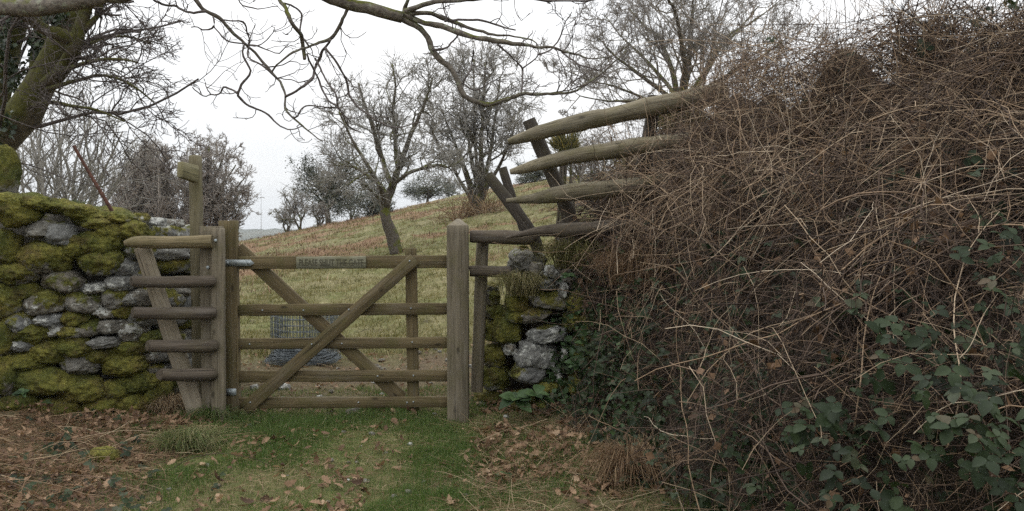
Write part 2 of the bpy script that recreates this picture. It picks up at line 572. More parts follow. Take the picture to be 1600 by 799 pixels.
# ground sheet: polar grid about the viewpoint, one piece out to the horizon
ang = np.r_[np.arange(-42, 42, .19), np.arange(42, 318, 3.0)]
ang = np.radians(ang)
rad = [0.6]
while rad[-1] < 1150: rad.append(rad[-1] * (1.0125 if rad[-1] < 110 else 1.06))
rad = np.array(rad)
na, nr = len(ang), len(rad)
A_, R_ = np.meshgrid(ang, rad, indexing='ij')
gx, gy = (R_ * np.sin(A_)).ravel(), (R_ * np.cos(A_)).ravel()
gz = gh(gx, gy)
g_, f_, b_ = zone(gx, gy)
idx = np.arange(na * nr).reshape(na, nr)
nxt = np.roll(idx, -1, axis=0)
quads = np.stack([idx[:, :-1], nxt[:, :-1], nxt[:, 1:], idx[:, 1:]], -1).reshape(-1, 4)[:, ::-1]
gm = MB().add(np.c_[gx, gy, gz], q=quads, grassy=g_, field=f_, bracken=b_)
cz = gh([0], [0])[0]
gm.add(np.array([[0, 0, cz]]), grassy=.5)
gm.t.append(np.stack([np.full(na, na * nr), nxt[:, 0], idx[:, 0]], -1)[:, ::-1])
tag(gm.build("ground", M['ground']), kind='structure')

# distant wooded hill with a broken skyline
ha = np.radians(np.linspace(-75, 75, 700))
hm = MB()
rows = []
top = 6.5 + 4 * fbm(np.c_[ha * 9, ha * 0, ha * 0], 3, 2) + 1.6 * fbm(np.c_[ha * 130, ha * 0, ha * 0], 3, 4)
top = top + 6 * smooth(-.28, -.45, ha) - 7 * smooth(-.19, 0, ha)
for k, (fr, r) in enumerate(((0, 700), (.45, 760), (.8, 810), (1, 850), (.9, 930), (0, 1080))):
    rows.append(np.c_[np.sin(ha) * r, np.cos(ha) * r, -20 + (top + 20) * fr])
V = np.stack(rows, 1)
n_, k_ = V.shape[:2]
ii = np.arange(n_ * k_).reshape(n_, k_)
hm.add(V.reshape(-1, 3), q=np.stack([ii[:-1, :-1], ii[1:, :-1], ii[1:, 1:], ii[:-1, 1:]], -1).reshape(-1, 4))
tag(hm.build("distant_hill", M['hill']), kind='structure')


# ------------------------------------------------------------------ tubes
def tubes(mb, pts, radii, k=5, rnd=None, cap=True, grain=False):
    """pts (T,n,3), radii (T,n): T tubes of n rings with k sides"""
    pts = np.asarray(pts, float)
    radii = np.asarray(radii, float)
    T, n = pts.shape[:2]
    tan = norm(np.gradient(pts, axis=1))
    mean = norm(tan.mean(axis=1))
    ref = np.where(np.abs(mean[:, 2:3]) < .8, np.array([[0, 0, 1.0]]), np.array([[1.0, 0, 0]]))
    s = norm(np.cross(tan, ref[:, None, :]))
    u = np.cross(s, tan)
    a = np.arange(k) * 2 * math.pi / k
    ring = s[:, :, None, :] * np.cos(a)[None, None, :, None] + u[:, :, None, :] * np.sin(a)[None, None, :, None]
    v = pts[:, :, None, :] + ring * radii[:, :, None, None]
    base = np.arange(T)[:, None, None] * (n * k) + np.arange(n - 1)[None, :, None] * k
    j = np.arange(k)[None, None, :]
    j2 = (np.arange(k) + 1) % k
    q = np.stack([base + j, base + j2[None, None], base + k + j2[None, None], base + k + j], -1).reshape(-1, 4)
    kw = {}
    if rnd is not None:
        kw['rnd'] = np.repeat(rnd, n * k)
    if grain:
        seg = np.linalg.norm(np.diff(pts, axis=1), axis=2)
        L = np.c_[np.zeros(T), np.cumsum(seg, axis=1)]
        off = rng.uniform(0, 50, T)
        kw['gx'] = np.repeat((L + off[:, None]).ravel(), k)
        kw['gy'] = (np.cos(a)[None, None, :] * radii[:, :, None] + off[:, None, None] * .37).ravel()
        kw['gz'] = (np.sin(a)[None, None, :] * radii[:, :, None]).ravel()
    mb.add(v.reshape(-1, 3), q=q, **kw)
    if cap and k > 2:
        v0 = mb.n - T * n * k
        tri = []
        for st in (0, (n - 1) * k):
            f = v0 + np.arange(T)[:, None] * (n * k) + st
            for i in range(1, k - 1):
                tri.append(np.c_[f[:, 0], f[:, 0] + i, f[:, 0] + i + 1] if st else np.c_[f[:, 0], f[:, 0] + i + 1, f[:, 0] + i])
        mb.t.append(np.concatenate(tri))
    return mb


def resample(p, n):
    p = np.asarray(p, float)
    d = np.r_[0, np.cumsum(np.linalg.norm(np.diff(p[:, :3], axis=0), axis=1))]
    t = np.linspace(0, d[-1], n)
    # Catmull-Rom through the traced points
    out_ = []
    seg = np.clip(np.searchsorted(d, t, side='right') - 1, 0, len(p) - 2)
    for tt, i in zip(t, seg):
        u = (tt - d[i]) / max(d[i + 1] - d[i], 1e-9)
        p0, p1, p2, p3 = p[max(i - 1, 0)], p[i], p[i + 1], p[min(i + 2, len(p) - 1)]
        out_.append(.5 * (2 * p1 + (p2 - p0) * u + (2 * p0 - 5 * p1 + 4 * p2 - p3) * u * u + (3 * p1 - p0 - 3 * p2 + p3) * u ** 3))
    return np.array(out_)


def grow(par_pts, par_r, levels, rs):
    """grow successive generations of branches from parent polylines; returns a list of (pts, radii) per level"""
    res = []
    for lv in levels:
        T, n = par_pts.shape[:2]
        plen = np.linalg.norm(np.diff(par_pts, axis=1), axis=2).sum(1)
        cnt = lv['count']
        if lv.get('bylen'):
            m = np.maximum(1, np.round(plen * cnt).astype(int))
        else:
            m = np.full(T, cnt)
        pi = np.repeat(np.arange(T), m)
        K = len(pi)
        tt = rs.uniform(lv.get('t0', .25), lv.get('t1', 1.0), K) * (n - 1)
        i0 = np.minimum(tt.astype(int), n - 2)
        fr = (tt - i0)[:, None]
        st = par_pts[pi, i0] * (1 - fr) + par_pts[pi, i0 + 1] * fr
        pr = par_r[pi, i0] * (1 - fr[:, 0]) + par_r[pi, i0 + 1] * fr[:, 0]
        pd = norm(par_pts[pi, i0 + 1] - par_pts[pi, i0])
        rv = norm(rs.normal(size=(K, 3)))
        side = norm(rv - (rv * pd).sum(1, keepdims=True) * pd)
        an = np.radians(rs.normal(lv.get('angle', 45), lv.get('angvar', 12), K))[:, None]
        d = pd * np.cos(an) + side * np.sin(an)
        if 'bias' in lv: d = norm(d + np.array(lv['bias']))
        tn = tt / (n - 1)
        L = plen[pi] * lv['len'] * rs.uniform(.6, 1.25, K) * (1.15 - lv.get('taperlen', .55) * tn)
        if 'lenabs' in lv: L = lv['lenabs'] * rs.uniform(.5, 1.4, K)
        r0 = np.clip(pr * lv['rad'] * rs.uniform(.75, 1.05, K), lv.get('rmin', .002), lv.get('rmax', 9))
        ns_ = lv.get('n', 6)
        pts = np.zeros((K, ns_, 3))
        pts[:, 0] = st
        for s_ in range(1, ns_):
            d = norm(d + rs.normal(size=(K, 3)) * lv.get('gnarl', .2) + np.array([0, 0, lv.get('up', .05)]))
            pts[:, s_] = pts[:, s_ - 1] + d * (L / (ns_ - 1))[:, None]
        tip = lv.get('tip', .35)
        rad_ = r0[:, None] * np.linspace(1, tip, ns_)[None]
        rad_ = np.maximum(rad_, lv.get('rtip', .0015))
        res.append((pts, rad_))
        par_pts, par_r = pts, rad_
    return res


def leaf_cards(mb, pos, nrm, size, rs, rnd):
    """small folded leaf of two triangles either side of its midrib at each point"""
    K = len(pos)
    a = norm(np.cross(nrm, rs.normal(size=(K, 3))))
    b2 = np.cross(nrm, a)
    L = (size * rs.uniform(.6, 1.3, K))[:, None]
    W = L * .42
    tip = pos + a * L
    mid = pos + a * L * .45
    up = nrm * L * .12
    v = np.stack([pos, mid + b2 * W + up, tip, mid - b2 * W + up], 1).reshape(-1, 3)
    i = np.arange(K)[:, None] * 4
    tri = np.concatenate([i + [0, 1, 2], i + [0, 2, 3]])
    mb.add(v, t=tri, rnd=np.repeat(rnd, 4))


# ------------------------------------------------------------------ timber pieces
def board(mb, a, b, width, thick, facing=(0, -1, 0), bevel=.004, w2=None, nseg=10, wob=.0015, top=None):
    """sawn board from a to b; width across, thickness along facing; slightly worn edges"""
    a, b = np.asarray(a, float), np.asarray(b, float)
    ax = norm((b - a)[None])[0]
    f = np.asarray(facing, float)
    f = norm((f - ax * (f @ ax))[None])[0]
    s = np.cross(ax, f)
    L = np.linalg.norm(b - a)
    w2 = w2 or width
    prof = []
    hw, ht, bv = .5, .5, bevel
    ts = np.r_[0, np.minimum(bevel / L, .02), np.linspace(.04, .96, nseg), 1 - np.minimum(bevel / L, .02), 1]
    rings = []
    seed = int(rng.integers(1000))
    for t_ in ts:
        ww = (width * (1 - t_) + w2 * t_) / 2
        tt = thick / 2
        e = bevel if t_ in (0, 1) else 0
        ww2, tt2 = ww - e, tt - e
        loc = [(-ww2 + bv, -tt2), (ww2 - bv, -tt2), (ww2, -tt2 + bv), (ww2, tt2 - bv), (ww2 - bv, tt2), (-ww2 + bv, tt2), (-ww2, tt2 - bv), (-ww2, -tt2 + bv)]
        rings.append(loc)
    R = np.array(rings)
    nr_, k = R.shape[:2]
    cen = a[None] + ax[None] * (ts * L)[:, None]
    v = cen[:, None, :] + s * R[:, :, 0:1] + f * R[:, :, 1:2]
    vv = v.reshape(-1, 3)
    vv = vv + norm(vv - np.repeat(cen, k, 0)) * (wob * fbm(vv * 14, 2, seed))[:, None]
    i = np.arange(nr_ - 1)[:, None] * k
    j = np.arange(k)[None]
    j2 = (j + 1) % k
    q = np.stack([i + j, i + j2, i + k + j2, i + k + j], -1).reshape(-1, 4)
    tri = []
    for st, flip in ((0, 1), ((nr_ - 1) * k, 0)):
        for m_ in range(1, k - 1):
            tri.append((st, st + m_ + 1, st + m_) if flip else (st, st + m_, st + m_ + 1))
    o = rng.uniform(0, 40)
    mb.flat = True
    mb.add(vv, q=q, t=np.array(tri), gx=np.repeat(ts * L + o, k), gy=R[:, :, 0].ravel() + o * .31, gz=R[:, :, 1].ravel() + o * .17)
    return mb


def pole(mb, pts, radii, k=18, n=30, seed=0, lump=.10, flat=1.0):
    """round, slightly lumpy log through pts"""
    p = resample(np.c_[np.asarray(pts, float), np.asarray(radii, float)], n)
    c, r = p[:, :3], np.maximum(p[:, 3], .002)
    tubes(mb, c[None], r[None], k=k, grain=True, cap=False)
    v = mb.v[-1]
    cc = np.repeat(c, k, 0)
    d = v - cc
    nn = fbm(np.c_[v[:, 0] * 3 + seed * 7, v[:, 1] * 3, v[:, 2] * 3], 3, seed) * lump + fbm(v * 22 + seed, 2, seed + 3) * lump * .35
    an_ = np.tile(np.arange(k) * 2 * math.pi / k, n)
    ln_ = np.repeat(np.r_[0, np.cumsum(np.linalg.norm(np.diff(c, axis=0), axis=1))], k)
    gv = fbm(np.c_[np.cos(an_) * 4 + seed, np.sin(an_) * 4, ln_ * 1.6], 3, seed + 9)
    nn = nn - .10 * np.clip(-gv - .25, 0, 1) - .03 * gv
    v = cc + d * (1 + nn)[:, None]
    mb.v[-1] = v
    off_ = mb.a['gx'][-1][0]
    for st, sg in ((0, 1), ((n - 1) * k, 0)):
        rim = v[st:st + k]
        cen = rim.mean(0)
        tri_ = [(0, 1 + (i + 1) % k, 1 + i) if sg else (0, 1 + i, 1 + (i + 1) % k) for i in range(k)]
        rr_ = np.r_[0, np.linalg.norm(rim - cen, axis=1)]
        mb.add(np.r_[[cen], rim], t=tri_, gx=off_ + rr_ * .3, gy=off_ + rr_ * 4, gz=rr_)
    return mb


def stake_px(name, parent, pts, widths, Ys, mat, seed, **kw):
    ps = [P(x, y, Y) for (x, y), Y in zip(pts, Ys)]
    rs_ = [w_ / 2 * Y / F for w_, Y in zip(widths, Ys)]
    return pole(MB(), ps, rs_, seed=seed, **kw).build(name, M[mat], parent)


# ---- the gate (everything on it in one plane 6.45 m away)
YG = 6.45
S_ = YG / F
gate = thing("field_gate", P(540, 652, YG), "closed wooden five bar gate with crossed diagonal braces and a small text board", "gate")
board(MB(), P(363.5, 653, YG), P(357, 345, YG), 24 * S_, .075, w2=27 * S_).build("hinge_stile", M['gate'], gate)
for (yl, yr, h) in ((411, 409, 20), (485, 482.5, 18), (537.5, 535.5, 17), (588.5, 587, 18), (629.5, 628, 17)):
    board(MB(), P(373, yl, YG), P(704, yr, YG), h * S_, .030, nseg=30, wob=.003).build("rail", M['gate'], gate)
board(MB(), P(646, 641, YG + .036), P(642, 388, YG + .036), 18 * S_, .034, nseg=20).build("upright", M['gate'], gate)
board(MB(), P(372, 388, YG + .038), P(628, 623, YG + .038), 21 * S_, .030, nseg=30).build("rear_brace", M['gate'], gate)
board(MB(), P(382, 640, YG - .034), P(648, 405, YG - .034), 21 * S_, .030, nseg=30, w2=20 * S_).build("front_brace", M['gate'], gate)
# bolts on the rails
for (bx, by, dy) in ((389, 411, 0), (474, 485, 0), (642, 482, 0), (545, 484, 1), (487, 538, 1), (534, 537, 0), (644, 535, 0), (590, 588, 0), (646, 587, 0), (636, 629, 0), (646, 628, 0), (640, 408, 1), (391, 629, 1), (410, 485, 0), (390, 538, 0), (560, 629, 0)):
    c = P(bx, by, YG - (.053 if dy else .018))
    tubes(MB(), np.array([[c + [0, .004, 0], c + [0, -.004, 0], c + [0, -.006, 0]]]), np.array([[.0065, .006, .003]]), k=8).build("bolt", M['galv'], gate)
# strap hinge (pointed) and lower plate
Yh = YG - .043


def plate(name, poly, Y, thick, mat, parent):
    p = np.array([P(x, y, Y) for x, y in poly])
    k = len(p)
    bk = p + [0, thick, 0]
    mb = MB().add(np.r_[p, bk], q=np.array([[i, i + k, (i + 1) % k + k, (i + 1) % k] for i in range(k)]),
                  t=np.array([[0, i, i + 1] for i in range(1, k - 1)] + [[k, k + i + 1, k + i] for i in range(1, k - 1)]), rnd=.5,
                  gx=np.r_[p[:, 0], p[:, 0]], gy=np.r_[p[:, 2], p[:, 2]], gz=.0)
    return mb.build(name, M[mat], parent, smooth_shade=False)


hs = plate("strap_hinge", [(351, 406), (351, 416), (391, 416), (397, 411.5), (391, 406)], Yh, .005, 'galv', gate)
for bx in (356, 389):
    c = P(bx, 411, Yh)
    tubes(MB(), np.array([[c + [0, .001, 0], c + [0, -.006, 0], c + [0, -.010, 0]]]), np.array([[.010, .010, .005]]), k=10).build("bolt", M['galv'], hs)
hp = plate("hinge_plate", [(354, 607.5), (354, 618), (369, 618), (369, 607.5)], Yh, .005, 'galv', gate)
c = P(358, 612, Yh)
tubes(MB(), np.array([[c + [0, .001, 0], c + [0, -.006, 0], c + [0, -.009, 0]]]), np.array([[.008, .008, .004]]), k=10).build("bolt", M['galv'], hp)
# routed name board
YS = YG - .027
sb = board(MB(), P(463, 411, YS), P(572, 410, YS), 18.5 * S_, .020, nseg=14).build("sign_board", M['sign'], gate)
fc = bpy.data.curves.new("sign_lettering", 'FONT')
fc.body = "PLEASE SHUT THE GATE"
fc.align_x, fc.align_y = 'CENTER', 'CENTER'
fc.size = 1.0
fc.extrude = .02
fc.offset = .012
to = bpy.data.objects.new("sign_lettering", fc)
COL.objects.link(to)
dg = bpy.context.evaluated_depsgraph_get()
me = bpy.data.meshes.new_from_object(to.evaluated_get(dg))
bpy.data.objects.remove(to)
tv = np.array([v.co[:] for v in me.vertices])
wd = tv[:, 0].max() - tv[:, 0].min()
hh = tv[:, 1].max() - tv[:, 1].min()
sx_, sy_ = 100 * S_ / wd, 10.5 * S_ / hh
cy = (tv[:, 1].max() + tv[:, 1].min()) / 2
cc = P(517.5, 410.5, YS - .0105)
for i, v in enumerate(me.vertices):
    v.co = (cc[0] + tv[i, 0] * sx_, cc[1] - tv[i, 2] * .05, cc[2] + (tv[i, 1] - cy) * sy_)
me.materials.clear()
me.materials.append(M['letter'])
link("lettering", me, sb)

# ---- hanging post on the left, latch post on the right
lp = thing("gate_post", P(338, 660, 6.28), "stout weathered hanging post left of the gate, faced with a second board", "gate post", "gate posts")
board(MB(), P(335, 668, 6.30), P(331, 354, 6.30), 31 * 6.3 / F, .11, nseg=20).build("post", M['post'], lp)
board(MB(), P(341.5, 664, 6.215), P(341.5, 357, 6.215), 20 * 6.2 / F, .055, nseg=20, w2=17.5 * 6.2 / F).build("face_board", M['post'], lp)
for (bx, by) in ((325, 418), (337, 376)):
    c = P(bx, by, 6.243 if bx < 330 else 6.187)
    tubes(MB(), np.array([[c + [0, .004, 0], c + [0, -.006, 0], c + [0, -.010, 0]]]), np.array([[.012, .012, .006]]), k=10).build("bolt", M['galv'], lp)

YL = 6.36
rp = thing("gate_post", P(716, 658, YL), "square grey latch post with pointed top at the right end of the gate", "gate post", "gate posts")
mb = MB()
hw = 16.5 * YL / F
x0 = P(716, 400, YL)[0]
zb, zs, za = P(716, 668, YL)[2], P(716, 352, YL)[2], P(716, 342, YL)[2]
board(mb, (x0, YL, zb), (x0 - .003, YL, zs), hw * 2, .14, nseg=24, bevel=.006)
mb.add([(x0 - hw + .006, YL - .064, zs - .001), (x0 + hw - .006, YL - .064, zs - .001), (x0 + hw - .006, YL + .064, zs - .001), (x0 - hw + .006, YL + .064, zs - .001), (x0 - .01, YL - .01, za), (x0 + .012, YL + .012, za)],
       q=[(2, 3, 4, 5)], t=[(0, 1, 4), (1, 5, 4), (1, 2, 5), (3, 0, 4)], gx=[0, .1, .1, 0, .2, .2], gy=[0, .1, .2, .3, .1, .1], gz=.3)
mb.build("post", M['post'], rp)

# ---- five short round rails between the wall and the hanging post
lf = thing("rail_fence", P(270, 655, 6.22), "five short round rails filling the gap between mossy wall and gate", "fence")
for i, (xa, xb, y, h, mt) in enumerate(((194, 332, 378.5, 21, 'rail_pale'), (205, 331, 440, 19, 'rail'), (207, 331, 489, 20, 'rail'), (230, 333, 540.5, 20, 'rail'), (250, 331, 585.5, 20, 'rail'))):
    dx = xb - xa
    Yr = 6.19
    if i == 0:
        pts = [(xa, y + 2), (xa + 8, y + 1), (xa + 22, y), (xa + dx * .5, y + 1), (xb, y - 1)]
        wds = [9, 15, 20, 21, 21]
    else:
        pts = [(xa, y), (xa + 3, y), (xa + dx * .4, y + 1.0), (xb - 3, y), (xb, y)]
        wds = [h - 4, h - 1, h, h, h - 3]
    stake_px("rail", lf, pts, wds, [Yr - .10, Yr - .09, Yr - .06, Yr - .02, Yr], mt, 30 + i)
board(MB(), P(311, 655, 6.28), P(222, 386, 6.22), 29 * 6.2 / F, .03, w2=25 * 6.2 / F, nseg=20).build("prop_plank", M['plank'], lf)

# ---- finger post with blank arm
sp = thing("footpath_signpost", P(312, 655, 6.48), "tall wooden footpath post with a short finger arm behind the left rails", "signpost")
board(MB(), P(313, 660, 6.48), P(305, 243, 6.48), 18 * 6.48 / F, .075, nseg=26, w2=16.5 * 6.48 / F, bevel=.008).build("post", M['signpost'], sp)
pa, pb = P(306, 273, 6.42), P(281, 265, 6.20)
ax = norm((pb - pa)[None])[0]
fac = np.cross(ax, (0, 0, 1.0))
if fac[1] > 0: fac = -fac
mb = board(MB(), pa, pb, 27 * 6.35 / F, .045, facing=fac, nseg=8, w2=24 * 6.3 / F)
mb.build("finger_arm", M['finger'], sp)

# ---- two rails and a leaning post right of the latch post
rf = thing("rail_fence", P(750, 600, 6.55), "two dark round rails and a leaning post right of the gate", "fence")
stake_px("rail", rf, [(734, 370), (737, 370), (790, 371), (832, 373), (838, 374)], [18, 20, 21, 20, 13], [6.42] * 5, 'rail', 41)
stake_px("rail", rf, [(734, 424), (737, 424), (770, 424.5), (796, 425), (800, 425)], [15, 18, 18, 18, 12], [6.42] * 5, 'rail', 42)
stake_px("post", rf, [(745, 612), (747, 560), (751, 460), (753, 400), (755, 372)], [20, 20, 20, 20, 20], [6.53] * 5, 'post', 43, lump=.05)

# ---- pointed pole fence on top of the hedge bank
pf = thing("pole_fence", P(900, 370, 6.3), "tilted fence of four pointed round poles on top of the bank", "fence")
stake_px("rail", pf, [(794, 222), (812, 217), (850, 206), (920, 189), (1000, 171), (1070, 156), (1130, 146)], [9, 16, 25, 29, 30, 30, 30], [6.30, 6.29, 6.26, 6.22, 6.2, 6.25, 6.35], 'rail_moss', 51, n=70, lump=.16)
stake_px("rail", pf, [(797, 269), (815, 265), (850, 255), (900, 243), (950, 236), (1010, 227), (1080, 220)], [8, 14, 22, 25, 26, 26, 25], [6.32, 6.31, 6.28, 6.22, 6.17, 6.1, 6.05], 'rail_moss', 52, n=70, lump=.16)
stake_px("rail", pf, [(791, 314), (812, 313), (850, 308), (895, 300), (945, 297), (1000, 289), (1050, 283)], [8, 13, 20, 26, 27, 25, 24], [6.32, 6.31, 6.28, 6.24, 6.19, 6.12, 6.08], 'rail_moss', 53, n=70, lump=.18)
stake_px("rail", pf, [(791, 372), (812, 367), (850, 361), (890, 359), (940, 355), (985, 352), (1020, 349)], [3, 9, 16, 20, 20, 20, 19], [6.30, 6.29, 6.26, 6.24, 6.2, 6.16, 6.1], 'rail', 54, n=60, lump=.18)
stake_px("post", pf, [(826, 187), (838, 215), (868, 285), (892, 345), (905, 392)], [21, 22, 23, 23, 22], [6.40, 6.41, 6.42, 6.43, 6.45], 'stake', 55)
stake_px("post", pf, [(1021, 150), (1017, 195), (1002, 265), (988, 330), (980, 380)], [20, 22, 22, 22, 22], [6.32, 6.32, 6.33, 6.34, 6.36], 'stake', 56)
st = thing("leaning_stake", P(828, 360, 6.5), "longer dark leaning stake, lower end meeting the round rail", "stake", "stakes on the bank")
stake_px("stake", st, [(762, 273), (778, 294), (805, 328), (832, 368), (842, 395)], [17, 18, 19, 20, 19], [6.55] * 5, 'stake', 57)
st = thing("leaning_stake", P(805, 320, 6.62), "shorter dark stake standing just behind the longer leaning one", "stake", "stakes on the bank")
stake_px("stake", st, [(785, 262), (792, 285), (801, 312), (815, 350), (822, 375)], [13, 15, 16, 16, 15], [6.66] * 5, 'stake', 58)
# iron stake on top of the mossy wall
st = thing("iron_stake", P(170, 322, 6.5), "thin rusty iron stake leaning out of the mossy wall top", "stake")
stake_px("stake", st, [(115, 228), (130, 254), (150, 288), (168, 318), (176, 332)], [5, 5, 5.5, 6, 6], [6.5] * 5, 'rust', 59, lump=.04)


# ------------------------------------------------------------------ stones
def cube_sphere(n):
    vs, qs = [], []
    lin = np.tan(np.linspace(-math.pi / 4, math.pi / 4, n + 1))
    a, b2 = np.meshgrid(lin, lin, indexing='ij')
    one = np.ones_like(a)
    k = 0
    for f in ((one, a, b2), (-one, b2, a), (b2, one, a), (a, -one, b2), (a, b2, one), (b2, a, -one)):
        v = np.stack(f, -1).reshape(-1, 3)
        i = np.arange((n + 1) ** 2).reshape(n + 1, n + 1) + k
        vs.append(v)
        qs.append(np.stack([i[:-1, :-1], i[1:, :-1], i[1:, 1:], i[:-1, 1:]], -1).reshape(-1, 4))
        k += (n + 1) ** 2
    v = np.concatenate(vs)
    q = np.concatenate(qs)
    key = np.round(v / np.abs(v).max(1, keepdims=True) * 1e5).astype(np.int64)
    _, first, inv = np.unique(key, axis=0, return_index=True, return_inverse=True)
    return v[first], inv.ravel()[q]


CS = {n: cube_sphere(n) for n in (10, 16, 22, 30)}
stone_seed = [0]


def stone(c, size, moss=.5, lichen=.3, parent=None, name="stone", rot=0.0, tilt=0.0, box=.72, fuzz=True, res=16, lumps=.16):
    """one weathered, partly moss-grown stone; size = full width, depth, height"""
    stone_seed[0] += 1
    sd_ = stone_seed[0]
    rs = np.random.default_rng(900 + sd_)
    v, q = CS[res]
    d = norm(v)
    mxn = np.abs(d).max(1, keepdims=True)
    p = d * (1 - box) + (d / mxn) * box * .86
    # rough-hewn: several random planes shave it
    for _ in range(7):
        n_ = norm(rs.normal(size=(1, 3)))[0]
        lim = rs.uniform(.72, .95)
        s_ = p @ n_
        p = p - n_ * (np.maximum(0, s_ - lim) * .85)[:, None]
    nz = norm(p)
    soft = moss * .6
    p = p * (1 - soft * .35) + d * soft * .35
    p = p + d * (fbm(d * 1.6 + sd_ * 3.1, 3, sd_) * lumps * (1 - .45 * moss))[:, None]
    p = p + d * (fbm(d * 6 + sd_ * 1.7, 3, sd_ + 7) * (.06 - .01 * moss))[:, None]
    p = p * np.array(size) / 2
    cr_, sr_ = math.cos(rot), math.sin(rot)
    p = p @ np.array([[cr_, sr_, 0], [-sr_, cr_, 0], [0, 0, 1]])
    ct, st_ = math.cos(tilt), math.sin(tilt)
    p = p @ np.array([[ct, 0, st_], [0, 1, 0], [-st_, 0, ct]])
    p = p + np.asarray(c)
    # normals for moss growth
    up = norm(p - c)[:, 2]
    mval = np.clip(moss * 1.45 + up * .50 - .36 + .50 * fbm(p * 5 + sd_, 3, sd_ + 2) * (1 - abs(moss - .5)), 0, 1) if moss > .06 else np.zeros(len(p))
    nv = norm(p - c)
    p = p + nv * (mval * .011 * (1 + .8 * fbm(p * 34, 2, sd_)))[:, None]
    mb = MB().add(p, q=q, moss=mval, lichen=lichen, rnd=rs.uniform())
    if fuzz and moss > .3:
        face = nv[:, 1] < .35
        ok = np.nonzero((mval > .62) & face)[0]
        if len(ok):
            area = size[0] * size[2]
            K = int(min(3600, 60000 * area * moss))
            i = rs.choice(ok, K)
            pos = p[i] + rs.normal(size=(K, 3)) * min(size) * .03
            pos = pos - nv[i] * .006
            dd = norm(nv[i] + rs.normal(size=(K, 3)) * .55 + [0, 0, .25])
            L = rs.uniform(.005, .013, K)[:, None]
            sdv = norm(np.cross(dd, rs.normal(size=(K, 3)))) * L * .22
            vv = np.stack([pos - sdv, pos + sdv, pos + dd * L], 1).reshape(-1, 3)
            mb.add(vv, t=np.arange(K * 3).reshape(-1, 3), moss=1.0, lichen=0, rnd=.5)
    return mb.build(name, M['stone'], parent)


# wall face: depth as a function of photograph column
def wall_Y(px):
    return np.interp(px, [-400, -80, 0, 150, 250, 300, 330], [5.1, 5.72, 5.88, 6.12, 6.35, 6.75, 7.3])


lw = thing("dry_stone_wall", P(130, 650, 6.1), "mossy dry stone wall of rounded boulders left of the gate", "wall")
L7 = [(110, 78, 120, 52, 1, 0), (195, 92, 95, 48, .9, 0), (265, 106, 86, 40, 1, 0), (15, 78, 110, 56, 1, 0), (330, 150, 90, 40, .8, .2), (400, 128, 70, 36, .6, .4), (60, 108, 130, 92, 1, 0), (15, 225, 75, 110, .85, 0), (145, 262, 165, 105, .75, 0), (150, 165, 72, 56, .15, .2), (212, 185, 78, 80, .3, .1), (255, 222, 95, 85, 1, 0), (332, 212, 112, 84, 1, 0),
      (300, 128, 100, 56, 1, 0), (428, 168, 96, 62, 1, 0), (372, 172, 72, 60, 1, 0), (338, 272, 128, 92, .85, 0), (420, 288, 66, 74, .25, .5), (62, 312, 138, 78, .8, .1), (215, 335, 120, 82, .55, .3),
      (328, 360, 82, 44, .04, .95), (402, 344, 76, 58, .15, .55), (100, 370, 62, 54, .9, 0), (155, 408, 112, 78, .48, .5), (278, 407, 118, 72, .55, .5), (382, 396, 82, 64, .65, .2), (432, 396, 62, 50, .35, .4),
      (30, 402, 95, 112, .9, 0), (362, 437, 82, 40, .12, .7), (412, 436, 52, 40, .9, 0), (168, 464, 84, 50, .08, .6), (248, 458, 95, 50, .95, 0), (78, 472, 84, 76, .5, .6), (374, 480, 84, 54, .15, .35), (308, 490, 72, 62, .6, .1),
      (208, 498, 40, 40, .05, .8), (443, 498, 72, 66, .22, .8), (250, 503, 72, 42, .65, 0), (12, 522, 66, 115, .9, 0), (112, 508, 145, 62, 1, 0), (96, 544, 66, 44, .12, .5), (165, 562, 114, 76, .95, 0), (242, 552, 110, 66, .92, 0),
      (346, 536, 96, 38, .15, .4), (340, 577, 80, 56, .85, 0), (436, 552, 116, 62, 1, 0), (500, 522, 60, 40, .85, 0), (98, 598, 116, 76, .9, 0), (262, 608, 116, 76, .6, .1), (410, 608, 126, 76, 1, 0), (500, 582, 66, 50, .35, .5),
      (514, 636, 60, 60, .35, .3), (140, 660, 215, 88, 1, 0), (272, 686, 148, 88, 1, 0), (464, 664, 108, 74, 1, 0), (392, 692, 98, 70, 1, 0), (330, 745, 155, 92, 1, 0), (442, 736, 106, 66, .95, 0), (28, 645, 80, 130, .85, 0), (524, 706, 56, 86, .9, 0),
      (60, 740, 130, 80, .9, 0), (190, 752, 120, 70, .9, 0), (470, 235, 62, 60, .6, .2), (468, 325, 50, 50, .3, .5), (478, 390, 50, 60, .35, .4), (484, 455, 54, 60, .4, .3)]
for (cx_, cy_, w_, h_, mo, li) in L7:
    px, py = cx_ * .4756, 280 + cy_ * .4756
    Y = float(wall_Y(px))
    k = Y / F * .4756
    W_, H_ = w_ * k * 1.06, h_ * k * 1.06
    D_ = .26 + .25 * min(W_, H_)
    c = P(px, py, Y + D_ * .40 + rng.uniform(-.025, .03))
    stone(c, (W_, D_, H_), mo, li, lw, rot=-.28 + rng.normal() * .10, tilt=rng.normal() * .07, res=22 if w_ > 90 else 16, lumps=.13 + .05 * mo, box=.50 if mo < .5 else .26)
